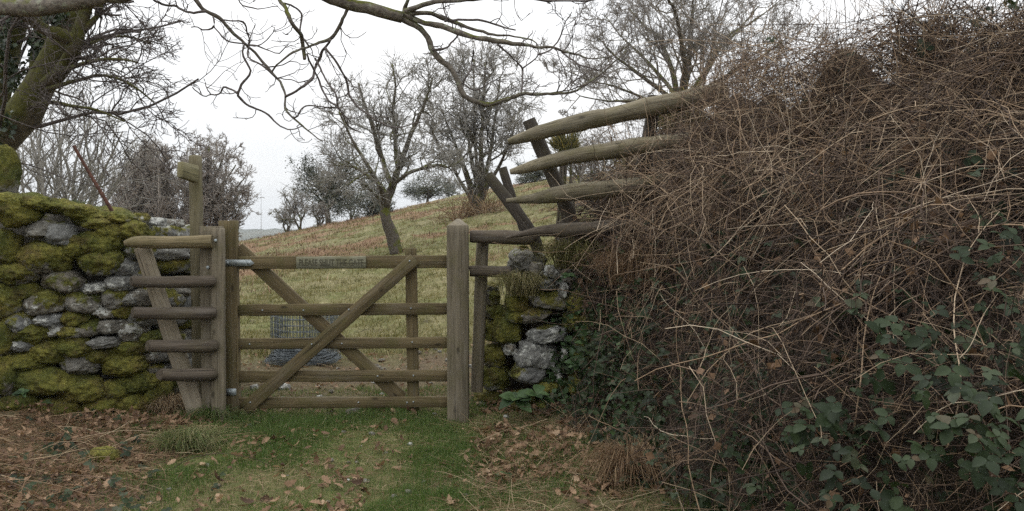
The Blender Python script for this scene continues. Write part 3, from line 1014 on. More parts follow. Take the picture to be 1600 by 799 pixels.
# shaded wall end seen between the rails, and the run of wall that goes on behind
for py in range(365, 640, 27):
    for px in (262, 288):
        px_, py_ = px + rng.uniform(-8, 8), py + rng.uniform(-7, 7)
        Y = float(wall_Y(px_))
        k = Y / F
        W_, H_ = rng.uniform(26, 42) * k, rng.uniform(24, 38) * k
        stone(P(px_, py_, Y + .12), (W_, .32, H_), rng.uniform(.15, .8), rng.uniform(0, .5), lw, rot=-.9 + rng.normal() * .2, tilt=rng.normal() * .1, res=10, box=.6)
for (px, py, w_, h_, mo, li, Y) in ((236, 352, 46, 26, .15, .8, 6.7), (262, 354, 44, 24, .3, .7, 6.9), (285, 362, 36, 22, .2, .6, 7.1), (214, 345, 40, 24, .5, .5, 6.6), (275, 375, 44, 30, .7, .2, 6.8), (246, 372, 40, 30, .8, .1, 6.6)):
    k = Y / F
    stone(P(px, py, Y), (w_ * k, .3, h_ * k), mo, li, lw, rot=rng.normal() * .3, res=10)
# earth heart and turf cap of the wall
cap = MB()
sx = np.linspace(-420, 305, 90)
prof_t = np.linspace(0, 1, 26)
VV = []
for px in sx:
    Y0 = float(wall_Y(px)) + .27
    ztop = P(0, np.interp(px, [-400, 0, 60, 170, 215, 305], [300, 311, 313, 325, 343, 368]), Y0)[2]
    x0 = (px - 800) / F * Y0
    zb = float(gh0([x0], [Y0])[0]) - .1
    row = []
    for t_ in prof_t:
        if t_ < .35: row.append((x0, Y0, zb + (ztop - .12 - zb) * t_ / .35))
        elif t_ < .75:
            s_ = (t_ - .35) / .4
            row.append((x0 * (1 + .03 * s_), Y0 + .75 * s_, ztop - .12 + .12 * math.sin(math.pi * (.15 + .7 * s_))))
        else:
            s_ = (t_ - .75) / .25
            row.append((x0 * 1.03, Y0 + .75 + .1 * s_, ztop - .10 - (ztop - .1 - zb) * s_))
    VV.append(row)
VV = np.array(VV)
fl = VV.reshape(-1, 3)
fl = fl + np.c_[np.zeros(len(fl)), .03 * fbm(fl * 5, 3, 71), .045 * fbm(fl * 4, 3, 70)]
i = np.arange(len(fl)).reshape(VV.shape[:2])
capn = np.clip(.55 + .6 * fbm(fl * 3, 3, 77), 0, 1) * np.clip((np.tile(prof_t, len(sx)) - .3) * 8, 0, 1)
cap.add(fl, q=np.stack([i[:-1, :-1], i[1:, :-1], i[1:, 1:], i[:-1, 1:]], -1).reshape(-1, 4), moss=capn, lichen=.1, rnd=.2)
cap.build("earth_core", M['stone'], lw)

# right-hand wall end
rw = thing("dry_stone_wall", P(830, 650, 6.3), "broken end of stone wall with lichen covered boulders right of the gate", "wall")
R1 = [(75, 186, 54, 40, .25, .3), (74, 226, 62, 66, .3, .2), (262, 112, 60, 66, .15, .3), (322, 118, 66, 56, .05, .9), (368, 192, 40, 66, .02, .85), (305, 172, 70, 50, .1, .75), (320, 235, 190, 76, .45, .1),
      (255, 302, 130, 66, .25, .3), (310, 384, 172, 70, .12, .72), (265, 464, 180, 124, .05, .78), (230, 540, 150, 96, .12, .62), (150, 440, 56, 60, .1, .7), (350, 545, 44, 66, .0, 1.0), (378, 462, 34, 70, .0, .95),
      (318, 602, 124, 74, .95, 0), (138, 362, 118, 104, 1, 0), (76, 362, 84, 96, .9, 0), (430, 410, 48, 54, .2, .6), (420, 330, 90, 80, .7, 0), (440, 250, 100, 90, .75, 0), (470, 480, 120, 110, .7, .1), (200, 650, 110, 76, .6, .1), (90, 560, 110, 100, .55, .3),
      (85, 470, 90, 90, .6, .2), (500, 420, 120, 100, .5, .2), (525, 520, 130, 110, .6, .1), (540, 330, 120, 90, .6, .1), (520, 620, 130, 100, .7, 0), (90, 290, 90, 70, .55, .1), (60, 650, 100, 80, .5, .1), (440, 590, 120, 100, .7, .1), (320, 690, 130, 80, .7, 0), (180, 250, 90, 80, .8, 0), (480, 340, 80, 90, .7, .1), (170, 300, 80, 60, .6, .2)]
for (cx_, cy_, w_, h_, mo, li) in R1:
    if li < .7: mo, li = min(1, mo + .28), li * .4
    elif w_ > 120: mo, li = mo + .22, li * .75
    px, py = 740 + cx_ / 2.665, 380 + cy_ / 2.665
    Y = float(np.interp(px, [755, 800, 900, 960], [6.62, 6.36, 6.22, 6.05]))
    k = Y / F / 2.665
    W_, H_ = w_ * k * 1.06, h_ * k * 1.06
    D_ = .24 + .25 * min(W_, H_)
    stone(P(px, py, Y + D_ * .45 + (.03 if mo > .4 else 0) + (.0 if w_ > 60 else .03)), (W_, D_, H_), mo, li, rw, rot=.15 + rng.normal() * .12, tilt=rng.normal() * .08, res=22 if w_ > 100 else 16, box=.55)
stone(P(822, 408, 6.75), (165 / 2.665 * 6.7 / F, .45, 110 / 2.665 * 6.7 / F), .35, .25, rw, rot=.2, res=22, box=.4)
core = MB()
v, q = CS[22]
p = norm(v) * np.array([.44, .36, .60]) + np.array([.30, 7.02, .62])
p = p + norm(v) * (.05 * fbm(p * 5, 3, 90))[:, None]
core.add(p, q=q, moss=.35, lichen=0, rnd=.2)
core.build("earth_core", M['earth'], rw)

# ------------------------------------------------------------------ the bramble bank
BC = [(860, [(392, 6.75), (440, 6.65), (510, 6.55), (590, 6.5), (660, 6.4)]),
      (930, [(345, 6.6), (420, 6.3), (520, 6.0), (620, 5.75), (705, 5.35)]),
      (1000, [(235, 6.5), (370, 6.0), (500, 5.5), (650, 5.0), (790, 4.45)]),
      (1150, [(122, 6.0), (300, 5.2), (470, 4.5), (640, 3.9), (850, 3.4)]),
      (1300, [(66, 5.2), (260, 4.4), (450, 3.7), (640, 3.15), (900, 2.8)]),
      (1450, [(52, 4.6), (260, 3.85), (450, 3.25), (640, 2.8), (1000, 2.5)]),
      (1600, [(50, 4.2), (260, 3.5), (450, 2.95), (640, 2.55), (1050, 2.35)]),
      (1850, [(40, 3.9), (260, 3.3), (450, 2.75), (640, 2.4), (1100, 2.2)]),
      (2200, [(20, 3.5), (260, 2.9), (450, 2.5), (640, 2.2), (1200, 2.0)])]
BW = np.array([[P(px, py, Y) for (py, Y) in rows_] for px, rows_ in BC])   # (9,5,3)
BPX = np.array([c_[0] for c_ in BC], float)
nc, nrw = BW.shape[:2]


def bank(u, v, rough=True):
    """u 0..8 along the hedge, v 0 (top) .. 4 (base)"""
    u = np.clip(u, 0, nc - 1 - 1e-6)
    v = np.clip(v, 0, nrw - 1 - 1e-6)
    i, j = u.astype(int), v.astype(int)
    a, b2 = (u - i), (v - j)
    a = (a * a * (3 - 2 * a) * .5 + a * .5)[:, None]
    b2 = b2[:, None]
    p = (BW[i, j] * (1 - a) + BW[i + 1, j] * a) * (1 - b2) + (BW[i, j + 1] * (1 - a) + BW[i + 1, j + 1] * a) * b2
    if not rough: return p
    h_ = fbm(p * 1.5, 2, 150)
    vd = norm(p - np.array([0, 0, CAMZ]))
    p = p + vd * (.26 * smooth(.25, -.7, h_))[:, None]
    p[:, 2] += .13 * fbm(p * 2.3, 2, 151) * smooth(1.2, 0, v) * smooth(2, 3.5, u)
    return p


def bank_n(u, v):
    e = .05
    n_ = np.cross(bank(u + e, v) - bank(u - e, v), bank(u, v + e) - bank(u, v - e))
    n_ = norm(n_)
    s = np.sign((n_ * -bank(u, v)).sum(1, keepdims=True))
    return n_ * np.where(s == 0, 1, s)


# earth body of the bank under the brambles
nu, nv_ = 120, 40
U, V2 = np.meshgrid(np.linspace(0, nc - 1, nu), np.linspace(0, nrw - 1, nv_), indexing='ij')
bp = bank(U.ravel(), V2.ravel(), False)
bp = bp + norm(bp - np.array([0, 0, CAMZ])) * (.34 + .10 * smooth(.3, 1.5, V2.ravel()))[:, None]
tp_ = smooth(1.1, .0, V2.ravel())
bp[:, 2] += tp_ * (-.16 + .20 * fbm(bp * 2.6, 3, 57))
bp = bp + norm(bp) * (.07 * fbm(bp * 3.5, 3, 55))[:, None]
bp = bp.reshape(nu, nv_, 3)
ext = []
for s_, dz in ((.5, -.05), (1.0, -.3), (1.5, -1.0), (1.8, -2.6)):
    e = bp[:, 0].copy()
    e[:, :2] += norm(e[:, :2]) * s_
    e[:, 2] += dz
    ext.append(e)
bp = np.concatenate([np.stack(ext[::-1], 1), bp], 1)
i = np.arange(bp.shape[0] * bp.shape[1]).reshape(bp.shape[:2])
bk = MB().add(bp.reshape(-1, 3), q=np.stack([i[:-1, :-1], i[:-1, 1:], i[1:, 1:], i[1:, :-1]], -1).reshape(-1, 4))
tag(bk.build("hedge_bank", M['earth']), kind='structure')

th = thing("bramble_thicket", (1.6, 3.9, .4), "tall tangled thicket of brown bramble canes with dark leaves covering the bank", "bush")


def canes(mb, u, v, off, L, r, rs, dirbias=(0, 0, .15), n=9, curl=.5, tone=(0, 1)):
    K = len(u)
    nn = bank_n(u, v)
    p0 = bank(u, v) + nn * off[:, None]
    d = rs.normal(size=(K, 3))
    d = d - nn * (d * nn).sum(1, keepdims=True) * .65
    d = norm(norm(d) + np.array(dirbias))
    bend = norm(rs.normal(size=(K, 3)) + [0, 0, -.6]) * curl
    t_ = np.linspace(0, 1, n)
    pts = np.zeros((K, n, 3))
    pts[:, 0] = p0
    st_ = (L / (n - 1))[:, None]
    for s_ in range(1, n):
        d = norm(d + bend * (1.5 / n) + rs.normal(size=(K, 3)) * .15)
        pts[:, s_] = pts[:, s_ - 1] + d * st_
    pts = pts - (pts[:, n // 2] - pts[:, 0])[:, None] * .7
    rr = r[:, None] * np.linspace(1, .5, n)[None]
    tubes(mb, pts, rr, k=4, rnd=rs.uniform(tone[0], tone[1], K), cap=False)
    return pts


rs = np.random.default_rng(77)
cm = MB()


def pick(K, u0, vfun):
    """cane roots: clumped, leaving hollows where the dark inside shows"""
    u = rs.uniform(u0, 8, K * 3)
    v = vfun(K * 3)
    p = bank(u, v)
    dn = smooth(-.55, .55, fbm(p * 2.6, 2, 140) + .10)
    dn = dn * (1 - .55 * smooth(1.3, 3.0, v))
    ok = np.nonzero(rs.uniform(0, 1, K * 3) < dn)[0][:K]
    return u[ok], v[ok], .16 * fbm(p[ok] * 2.6, 2, 140)


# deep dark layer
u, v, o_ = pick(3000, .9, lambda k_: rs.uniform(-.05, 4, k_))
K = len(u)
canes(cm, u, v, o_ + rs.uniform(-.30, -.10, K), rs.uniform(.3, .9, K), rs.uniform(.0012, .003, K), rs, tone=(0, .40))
# outer tangle
u, v, o_ = pick(5600, 1.0, lambda k_: rs.uniform(-.1, 4, k_))
K = len(u)
canes(cm, u, v, o_ + rs.uniform(-.16, .06, K), rs.uniform(.18, .75, K), rs.uniform(.0009, .0024, K), rs, curl=.9, tone=(.02, .68))
# pale dry stems, most of them towards the crown of the hedge
u, v, o_ = pick(1500, 1.5, lambda k_: np.clip(np.abs(rs.normal(0, 1.0, k_)), 0, 4))
K = len(u)
canes(cm, u, v, o_ + rs.uniform(-.10, .12, K), rs.uniform(.25, .95, K), rs.uniform(.0009, .0024, K), rs, dirbias=(-.25, -.1, .15), curl=.9, tone=(.50, 1))
u, v, o_ = pick(260, 1.2, lambda k_: rs.uniform(.5, 4, k_))
K = len(u)
canes(cm, u, v, o_ + rs.uniform(-.04, .12, K), rs.uniform(.3, 1.1, K), rs.uniform(.0010, .0022, K), rs, curl=.5, tone=(.65, 1))
# sprays standing above the crown and over the pole fence
K = 1700
u, v = rs.uniform(1.7, 8, K), rs.uniform(-.05, .55, K)
canes(cm, u, v, rs.uniform(-.1, .12, K), rs.uniform(.35, .95, K), rs.uniform(.0010, .0024, K), rs, dirbias=(-.2, -.1, .75), curl=.7, tone=(.2, .95))
u, v, o_ = pick(900, 1.9, lambda k_: rs.uniform(-.15, 1.3, k_))
u = 1.9 + (u - 1.9) * .32
K = len(u)
canes(cm, u, v, o_ + rs.uniform(-.05, .30, K), rs.uniform(.25, 1.0, K), rs.uniform(.0011, .0026, K), rs, dirbias=(-.2, -.1, .35), curl=.8, tone=(.2, 1))
u, v, o_ = pick(3200, 2.4, lambda k_: rs.uniform(-.15, .8, k_))
K = len(u)
canes(cm, u, v, o_ + rs.uniform(-.35, .05, K), rs.uniform(.25, .8, K), rs.uniform(.0011, .0026, K), rs, dirbias=(-.1, -.1, .4), curl=.9, tone=(.05, .8))
# short broken side twigs
K = 9000
u, v = rs.uniform(1.0, 8, K), rs.uniform(0, 4, K)
canes(cm, u, v, rs.uniform(-.12, .06, K), rs.uniform(.06, .26, K), rs.uniform(.0007, .0014, K), rs, n=5, curl=.9, tone=(.1, .85))
tag(cm.build("canes", M['cane'], th), kind='stuff')


# a few thicker old canes and clinging dead leaves
cm2 = MB()
u, v, o_ = pick(260, 1.2, lambda k_: rs.uniform(0, 3.8, k_))
K = len(u)
canes(cm2, u, v, o_ + rs.uniform(-.05, .10, K), rs.uniform(.4, 1.3, K), rs.uniform(.0024, .0042, K), rs, dirbias=(-.1, -.1, .3), curl=.9, n=12, tone=(.15, .8))
tag(cm2.build("old_canes", M['cane'], th), kind='stuff')
dm = MB()
u, v, o_ = pick(1700, .8, lambda k_: rs.uniform(0, 4, k_))
K = len(u)
pos = bank(u, v) + bank_n(u, v) * (o_ + rs.uniform(-.08, .08, K))[:, None]
leaf_cards(dm, pos, norm(rs.normal(size=(K, 3))), rs.uniform(.018, .05, K), rs, rs.uniform(.0, .55, K))
tag(dm.build("dead_leaves", M['deadleaf'], th), kind='stuff')


# single long canes that stand out in front
def surfY(px, py):
    j = np.clip(np.interp(px, BPX, np.arange(nc)), 0, nc - 1.001)
    i = int(j); a = j - i
    ys = np.array([BC[i][1][k][0] * (1 - a) + BC[i + 1][1][k][0] * a for k in range(5)])
    ds = np.array([BC[i][1][k][1] * (1 - a) + BC[i + 1][1][k][1] * a for k in range(5)])
    return float(np.interp(py, ys, ds))


LONG = [[(1362, 300), (1365, 262), (1377, 215), (1392, 180), (1420, 145), (1450, 120), (1500, 97), (1560, 80), (1640, 66)],
        [(1497, 205), (1494, 165), (1488, 128), (1481, 108)],
        [(1150, 148), (1190, 128), (1240, 103), (1262, 88), (1290, 60)],
        [(1230, 75), (1290, 105), (1340, 140), (1385, 180)],
        [(1340, 85), (1370, 130), (1392, 165), (1402, 190)],
        [(1250, 195), (1320, 200), (1400, 190), (1480, 215), (1560, 262), (1620, 290)],
        [(1362, 268), (1420, 275), (1500, 305), (1580, 300)],
        [(1120, 700), (1160, 640), (1220, 560), (1300, 470), (1360, 420), (1420, 400)],
        [(1330, 690), (1345, 600), (1352, 520), (1372, 440), (1420, 330), (1470, 240)],
        [(1215, 460), (1260, 430), (1320, 420), (1390, 440), (1450, 490)],
        [(1060, 620), (1080, 520), (1110, 430), (1140, 330), (1180, 240), (1230, 170)],
        [(960, 560), (985, 470), (1020, 380), (1060, 320), (1120, 250), (1200, 190), (1280, 150)],
        [(1010, 215), (1040, 260), (1070, 330), (1085, 420), (1080, 500)],
        [(900, 470), (940, 420), (990, 350), (1040, 300), (1090, 250)],
        [(1230, 640), (1290, 600), (1380, 570), (1450, 600), (1500, 660)],
        [(1480, 700), (1500, 600), (1490, 500), (1510, 400), (1560, 330)],
        [(1400, 28), (1420, 60), (1425, 110), (1432, 150)],
        [(1150, 40), (1220, 38), (1320, 36), (1400, 24), (1500, 22), (1620, 30)],
        [(1330, 130), (1400, 110), (1500, 72), (1560, 50), (1620, 20)],
        [(1318, -10), (1322, 40), (1320, 90), (1332, 150)],
        [(1100, 170), (1150, 110), (1210, 60), (1250, 10)],
        [(1120, 130), (1180, 70), (1200, 20), (1215, -20)]]
for k_, tr in enumerate(LONG):
    pts = []
    for s_, (x, y) in enumerate(tr):
        pts.append(P(x, y, surfY(x, y) - .12 - .05 * math.sin(s_ * 1.3 + k_) + (.28 if s_ == 0 else .10 if s_ == 1 else 0)))
    p = resample(np.array(pts), 22)
    p = p + np.c_[[.004 * fbm(p * 9, 2, 300 + k_ + a) for a in range(3)]].T
    mb = MB()
    tubes(mb, p[None], np.linspace(.0034, .0016, 22)[None] * rs.uniform(.65, 1.0), k=6, rnd=np.array([[.92, .84, .72, .80, .62][k_ % 5] if k_ < 16 else .3]))
    mb.build("cane", M['cane'], th)


# bramble leaves: stalk with three folded, toothed leaflets
def bramble_leaves(mb, pos, axis, size, rs, rnd):
    K = len(pos)
    zz = norm(np.stack([rs.normal(0, .35, K), -.55 + rs.normal(0, .35, K), .8 + rs.normal(0, .3, K)], 1))
    prof = np.array([(0, 0), (.10, .19), (.22, .29), (.27, .265), (.40, .37), (.45, .335), (.57, .36), (.62, .30), (.74, .27), (.79, .20), (.90, .12), (1.0, 0)])
    for li, (ang_, sc) in enumerate(((0, 1.0), (1.25, .85), (-1.25, .85))):
        a = norm(axis - zz * (axis * zz).sum(1, keepdims=True))
        b2 = np.cross(zz, a)
        dd = a * math.cos(ang_) + b2 * math.sin(ang_)
        ss = np.cross(zz, dd)
        droop = rs.uniform(.05, .3, K)[:, None]
        L = (size * sc * rs.uniform(.8, 1.15, K))[:, None]
        o = pos + dd * L * (.22 if li == 0 else .04)
        col_ = []
        for (tx, wy) in prof:
            cen = o + dd * L * tx - zz * L * droop * tx * tx
            col_ += [cen - zz * 0, cen + ss * L * wy + zz * L * wy * .30, cen - ss * L * wy + zz * L * wy * .30]
        vv = np.stack(col_, 1)
        n_ = len(prof)
        q_ = []
        for s_ in range(n_ - 1):
            c0, c1 = s_ * 3, s_ * 3 + 3
            q_ += [(c0, c1, c1 + 1, c0 + 1), (c0, c0 + 2, c1 + 2, c1)]
        q_ = np.array(q_)
        qq = (np.arange(K)[:, None, None] * (n_ * 3) + q_[None]).reshape(-1, 4)
        mb.add(vv.reshape(-1, 3), q=qq, rnd=np.repeat(np.clip(rnd + rs.normal(0, .08, K), 0, 1), n_ * 3))


LC = [(1190, 545, 3), (1235, 620, 5), (1265, 655, 7), (1300, 690, 6), (1240, 690, 5), (1290, 480, 3), (1345, 482, 4), (1390, 555, 6), (1440, 545, 6), (1420, 520, 3), (1540, 430, 5), (1560, 385, 3), (1530, 610, 6), (1560, 690, 7), (1485, 570, 4),
      (1330, 745, 6), (1450, 720, 7), (1500, 660, 6), (1220, 290, 5), (1150, 370, 4), (1130, 395, 4), (905, 535, 2), (950, 600, 8), (985, 640, 8), (930, 650, 6), (1010, 600, 5), (1570, 640, 6), (1590, 560, 4), (1400, 760, 6), (1280, 770, 6), (1180, 740, 5),
      (1550, 760, 6), (1040, 690, 5), (1100, 640, 3), (1230, 100, 2), (1440, 65, 3), (1560, 25, 3), (1530, 38, 2), (1500, 270, 3), (1555, 385, 3), (1090, 300, 2), (1060, 440, 3), (1000, 520, 5), (970, 560, 5), (1470, 640, 5), (1590, 700, 6), (1350, 640, 3)]
lm = MB()
for (x, y, c_) in LC:
    xs, ys = x + rs.normal(0, 26, c_), y + rs.normal(0, 20, c_)
    pos = np.array([P(a, b2, surfY(a, b2) - rs.uniform(.10, .28)) for a, b2 in zip(xs, ys)])
    ax = norm(rs.normal(size=(c_, 3)) + [-.2, -.6, -.3])
    bramble_leaves(lm, pos, ax, rs.uniform(.028, .064, c_), rs, np.clip(rs.normal(.55, .2, c_), 0, 1))
K = 1250
u, v = rs.uniform(.1, 3.4, K), rs.uniform(1.5, 4, K)
pos = bank(u, v) + bank_n(u, v) * rs.uniform(-.10, .12, K)[:, None]
bramble_leaves(lm, pos, norm(rs.normal(size=(K, 3)) + [-.1, -.5, -.3]), rs.uniform(.014, .040, K), rs, np.clip(rs.normal(.66, .2, K), 0, .92))
K = 1900
u, v = rs.uniform(.6, 8, K), 4 * rs.beta(1.3, 1.0, K)
pos = bank(u, v) + bank_n(u, v) * rs.uniform(-.14, .06, K)[:, None]
bramble_leaves(lm, pos, norm(rs.normal(size=(K, 3)) + [-.1, -.5, -.3]), rs.uniform(.020, .050, K), rs, np.clip(rs.normal(.42, .25, K), 0, 1))
tag(lm.build("leaves", M['bleaf'], th), kind='stuff')
im = MB()
K = 1500
u, v = rs.uniform(0, 1.9, K), rs.uniform(.9, 4, K)
pos = bank(u, v) + bank_n(u, v) * rs.uniform(-.12, .10, K)[:, None]
leaf_cards(im, pos, norm(rs.normal(size=(K, 3)) + [-.1, -.7, .4]), rs.uniform(.025, .06, K), rs, np.clip(rs.normal(.45, .25, K), 0, 1))
tag(im.build("ivy", M['herb'], th), kind='stuff')

# ------------------------------------------------------------------ overhanging tree (trunk stands left of the view)
ot = thing("overhanging_tree", (-4.3, 4.3, .4), "old tree whose lichened limb and bare twigs hang across the top of the view", "tree")


def traced(pts, Y, r_px, n, seed, amp=.22):
    """traced branch given real depth: the depth wanders along it"""
    k = len(pts)
    Yv = np.broadcast_to(np.asarray(Y, float), (k,)) if np.ndim(Y) == 0 else np.interp(np.linspace(0, 1, k), np.linspace(0, 1, len(Y)), Y)
    w3 = np.array([P(x, y, yy) for (x, y), yy in zip(pts, Yv)])
    p = resample(w3, n)
    q = p + np.c_[.006 * fbm(p * 14, 2, seed), np.zeros(n), .006 * fbm(p * 14, 2, seed + 1)]
    rr = np.interp(np.linspace(0, 1, n), np.linspace(0, 1, len(r_px)), r_px) * np.mean(Yv) / F
    # bend in depth, keeping the two ends in place
    s_ = np.linspace(0, 1, n)
    bend = amp * np.sin(math.pi * s_) * vnoise(np.c_[s_ * 2.2 + seed * 3.7, s_ * 0, s_ * 0], seed)
    dirv = norm(q - np.array([0, 0, CAMZ]))
    q = q + dirv * bend[:, None]
    q = q + .0032 * np.c_[[vnoise(q * 34, seed + 20 + a) for a in range(3)]].T
    rr = rr * (1 + .22 * fbm(q * 16, 2, seed + 5))
    return q, np.maximum(rr, .0017)


lm_pts, lm_r = traced([(-330, 150), (-200, 60), (-90, 26), (0, 14), (45, 13), (90, 8), (150, -2), (215, -12), (300, -24), (420, -24), (490, -14), (540, 4), (590, 17), (628, 27)],
                      [4.6, 4.5, 4.4, 4.3, 4.4], [17, 15, 13, 12.5, 12, 11, 10.5, 10, 9.5, 9], 60, 1, 0)
tk0 = np.array([[-4.3, 4.3, .2, .30], [-4.25, 4.32, 1.0, .24], [-4.1, 4.4, 1.7, .19], [-3.9, 4.5, 2.15, .11], [*lm_pts[0], .06]])
tp = resample(tk0, 26)
mb = MB()
tubes(mb, tp[None, :, :3], tp[None, :, 3], k=14)
mb.v[-1] = mb.v[-1] + .02 * np.c_[[fbm(mb.v[-1] * 5, 3, 400 + a) for a in range(3)]].T
mb.build("trunk", M['mossbark'], ot)
mb = MB()
tubes(mb, lm_pts[None], lm_r[None], k=12)
mb.v[-1] = mb.v[-1] + .006 * np.c_[[fbm(mb.v[-1] * 16, 3, 410 + a) for a in range(3)]].T
mb.build("limb", M['limb'], ot)
YB, YC, YD = 4.4, 4.3, 4.35
BR = [
    ([(625, 27), (640, 36), (655, 43), (666, 53), (672, 65), (676, 78), (690, 95), (702, 104), (712, 120), (717, 131), (724, 147), (738, 156), (754, 163), (765, 163), (791, 155), (812, 148.6), (835, 148), (863, 146), (895, 143), (920, 129), (936, 118), (960, 97), (980, 80)], YB, [6.5, 5.5, 5.5, 5, 4, 3.2, 2.6, 1.8, 1.0], 50),
    ([(630, 22), (660, 36), (680, 40), (700, 45), (722, 53), (749, 60), (775, 64), (798, 67), (822, 70), (841, 75), (863, 73), (879, 80), (903, 85), (920, 91), (944, 91), (960, 86), (978, 74), (992, 58)], YB, [5.5, 5, 5.2, 4.6, 3.6, 2.4, 1.8, 1.2, .8], 44),
    ([(640, 22), (665, 20), (685, 26), (700, 31), (730, 42), (765, 53), (800, 57), (832, 63), (842, 73)], YB, [4.5, 4, 3.6, 2.6, 1.6, 1.2], 26),
    ([(695, 34), (720, 31), (752, 33), (780, 41), (805, 47)], YB, [2.6, 2.2, 1.8, 1.2], 16),
    ([(632, 28), (634, 14), (638, 2), (640, -14)], YB, [4.5, 4, 3.5, 3], 12),
    ([(634, 18), (650, 12), (672, 5), (700, 1), (750, -2), (800, -8)], YB, [5, 4.5, 4, 3.2, 2.4], 18),
    ([(776, 70), (797, 85), (806, 95), (817, 107), (816, 125), (812, 148)], YB, [1.8, 1.6, 1.7, 2.0], 18),
    ([(817, 107), (841, 88), (843, 80), (838, 70)], YB, [1.6, 1.4, 1.0], 10),
    ([(841, 86), (855, 82), (868, 69), (878, 50), (882, 38), (893, 20)], YB, [1.7, 1.5, 1.2, .8], 16),
    ([(879, 80), (890, 65), (897, 42), (903, 25), (900, 14)], YB, [1.2, 1.0, .7], 14),
    ([(879, 80), (893, 94), (905, 103), (920, 106), (938, 109), (948, 102), (960, 90), (975, 72)], YB, [1.8, 1.6, 1.4, .8], 18),
    ([(905, 103), (906, 112), (899, 126), (892, 137)], YB, [1.2, 1.0, .8], 9),
    ([(676, 77), (698, 74), (704, 66), (713, 58), (718, 52)], YB, [2.6, 2.2, 1.8, 1.4], 14),
    ([(738, 77), (739, 92), (736, 108), (724, 131)], YB, [1.2, 1.6, 2.0], 12),
    ([(724, 131), (740, 140), (762, 132), (778, 124), (785, 114), (790, 105)], YB, [1.6, 1.4, 1.0, .8], 14),
    ([(868, 146), (872, 136), (875, 122), (874, 112)], YB, [1.4, 1.1, .8], 9),
    ([(832, 148), (837, 140), (845, 131)], YB, [1.1, .9, .7], 7),
    ([(850, 146), (890, 140), (912, 133), (930, 126), (950, 112)], YB, [1.3, 1.1, .8], 12),
    ([(690, 5), (694, 20), (702, 32)], YB, [1.2, 1.4, 1.4], 8),
    ([(303, -20), (306, 0), (315, 11), (325, 20), (344, 31), (364, 50), (383, 68), (395, 80), (411, 96), (425, 112), (436, 127), (443, 142), (446, 154), (445, 165), (453, 181), (469, 194), (487, 209), (505, 224)], YC, [4.2, 4, 3.6, 2.8, 2.6, 2.4, 2.2, 2.0, 1.4, .9], 46),
    ([(232, -12), (240, 0), (258, 8), (274, 8), (282, 15), (302, 21), (321, 18)], YC, [2.4, 2.2, 2.4, 2.6], 18),
    ([(346, 31), (370, 33), (383, 39), (387, 49), (389, 65), (386, 81), (393, 93), (416, 107), (434, 124)], YC, [1.8, 1.7, 1.6, 1.6], 24),
    ([(381, 69), (381, 86), (390, 112), (378, 130), (372, 144), (371, 150), (386, 163), (412, 175), (433, 194), (451, 203), (463, 201), (473, 196)], YC, [1.9, 2.0, 2.4, 2.2, 1.6, 1.0], 34),
    ([(371, 146), (366, 140), (350, 136), (342, 147), (329, 147), (319, 150), (308, 145), (300, 137)], YC, [1.8, 1.7, 1.4, .9], 18),
    ([(329, 147), (321, 136), (319, 124)], YC, [1.2, 1.0, .8], 8),
    ([(334, 27), (334, 42), (318, 48), (309, 44), (299, 43)], YC, [1.6, 1.6, 1.4, 1.0], 12),
    ([(334, 42), (342, 52), (354, 64), (373, 66), (399, 70), (418, 79), (432, 85), (441, 78), (450, 68)], YC, [1.5, 1.4, 1.2, .9], 20),
    ([(388, 71), (403, 70), (419, 60), (429, 44)], YC, [1.3, 1.1, .8], 12),
    ([(389, 64), (393, 54), (399, 39)], YC, [1.1, .9, .7], 8),
    ([(430, -24), (436, 0), (447, 13), (456, 36), (468, 55), (474, 70), (476, 84), (476, 92)], YD, [3.6, 3.8, 4.0, 3.8, 3.6, 3.0], 22),
    ([(443, 5), (458, 11), (469, 18), (473, 29), (471, 49), (481, 72)], YD, [1.8, 1.8, 1.6], 16),
    ([(547, 8), (541, 16), (536, 30), (529, 46), (516, 63), (500, 66), (477, 75), (456, 85), (432, 101), (425, 112)], YD, [3.6, 3.4, 3.0, 2.4, 1.8, 1.6], 28),
    ([(516, 63), (508, 75), (500, 89), (492, 105), (489, 122), (481, 130), (465, 143), (447, 152)], YD, [2.6, 2.4, 2.6, 2.8, 2.2], 22),
    ([(509, 75), (520, 90), (535, 112), (541, 125), (543, 137), (545, 150), (560, 168), (585, 186), (620, 198), (660, 190)], YD, [2.4, 2.2, 1.9, 1.5, 1.0], 30),
    ([(478, 84), (485, 100), (497, 126), (511, 155), (531, 173), (544, 198), (562, 206)], YD, [2.0, 1.9, 1.6, 1.1], 24),
    ([(494, 92), (499, 104), (511, 129), (526, 150), (532, 172), (548, 190)], YD, [1.7, 1.5, 1.0], 20),
    ([(531, 171), (505, 168), (490, 165), (478, 164), (468, 171), (464, 183), (457, 183)], YD, [1.3, 1.4, 1.6, 1.6], 18),
    ([(434, 124), (455, 124), (466, 129), (481, 126), (489, 122)], YD, [1.1, 1.0, 1.0], 12),
    ([(365, -20), (375, 5), (392, 12), (405, 15), (420, 12), (434, 10)], YD, [1.4, 1.2, 1.0, .7], 12),
    ([(760, -12), (800, -6), (850, 0), (890, 2), (930, -1), (960, -6)], YB, [2.6, 2.4, 2.0, 1.4], 14)]
allp = []
for s_, (pts, Y, rr, n) in enumerate(BR):
    q, r = traced(pts, Y, rr, n, 500 + s_ * 3)
    r = r * .85
    mb = MB()
    tubes(mb, q[None], r[None], k=7)
    mb.build("branch", M['limb'] if max(rr) > 3.4 else M['twig'], ot)
    allp.append((q, r))
tw = MB()
rs = np.random.default_rng(31)
par = np.array([resample(np.c_[q, r], 24) for q, r in allp])
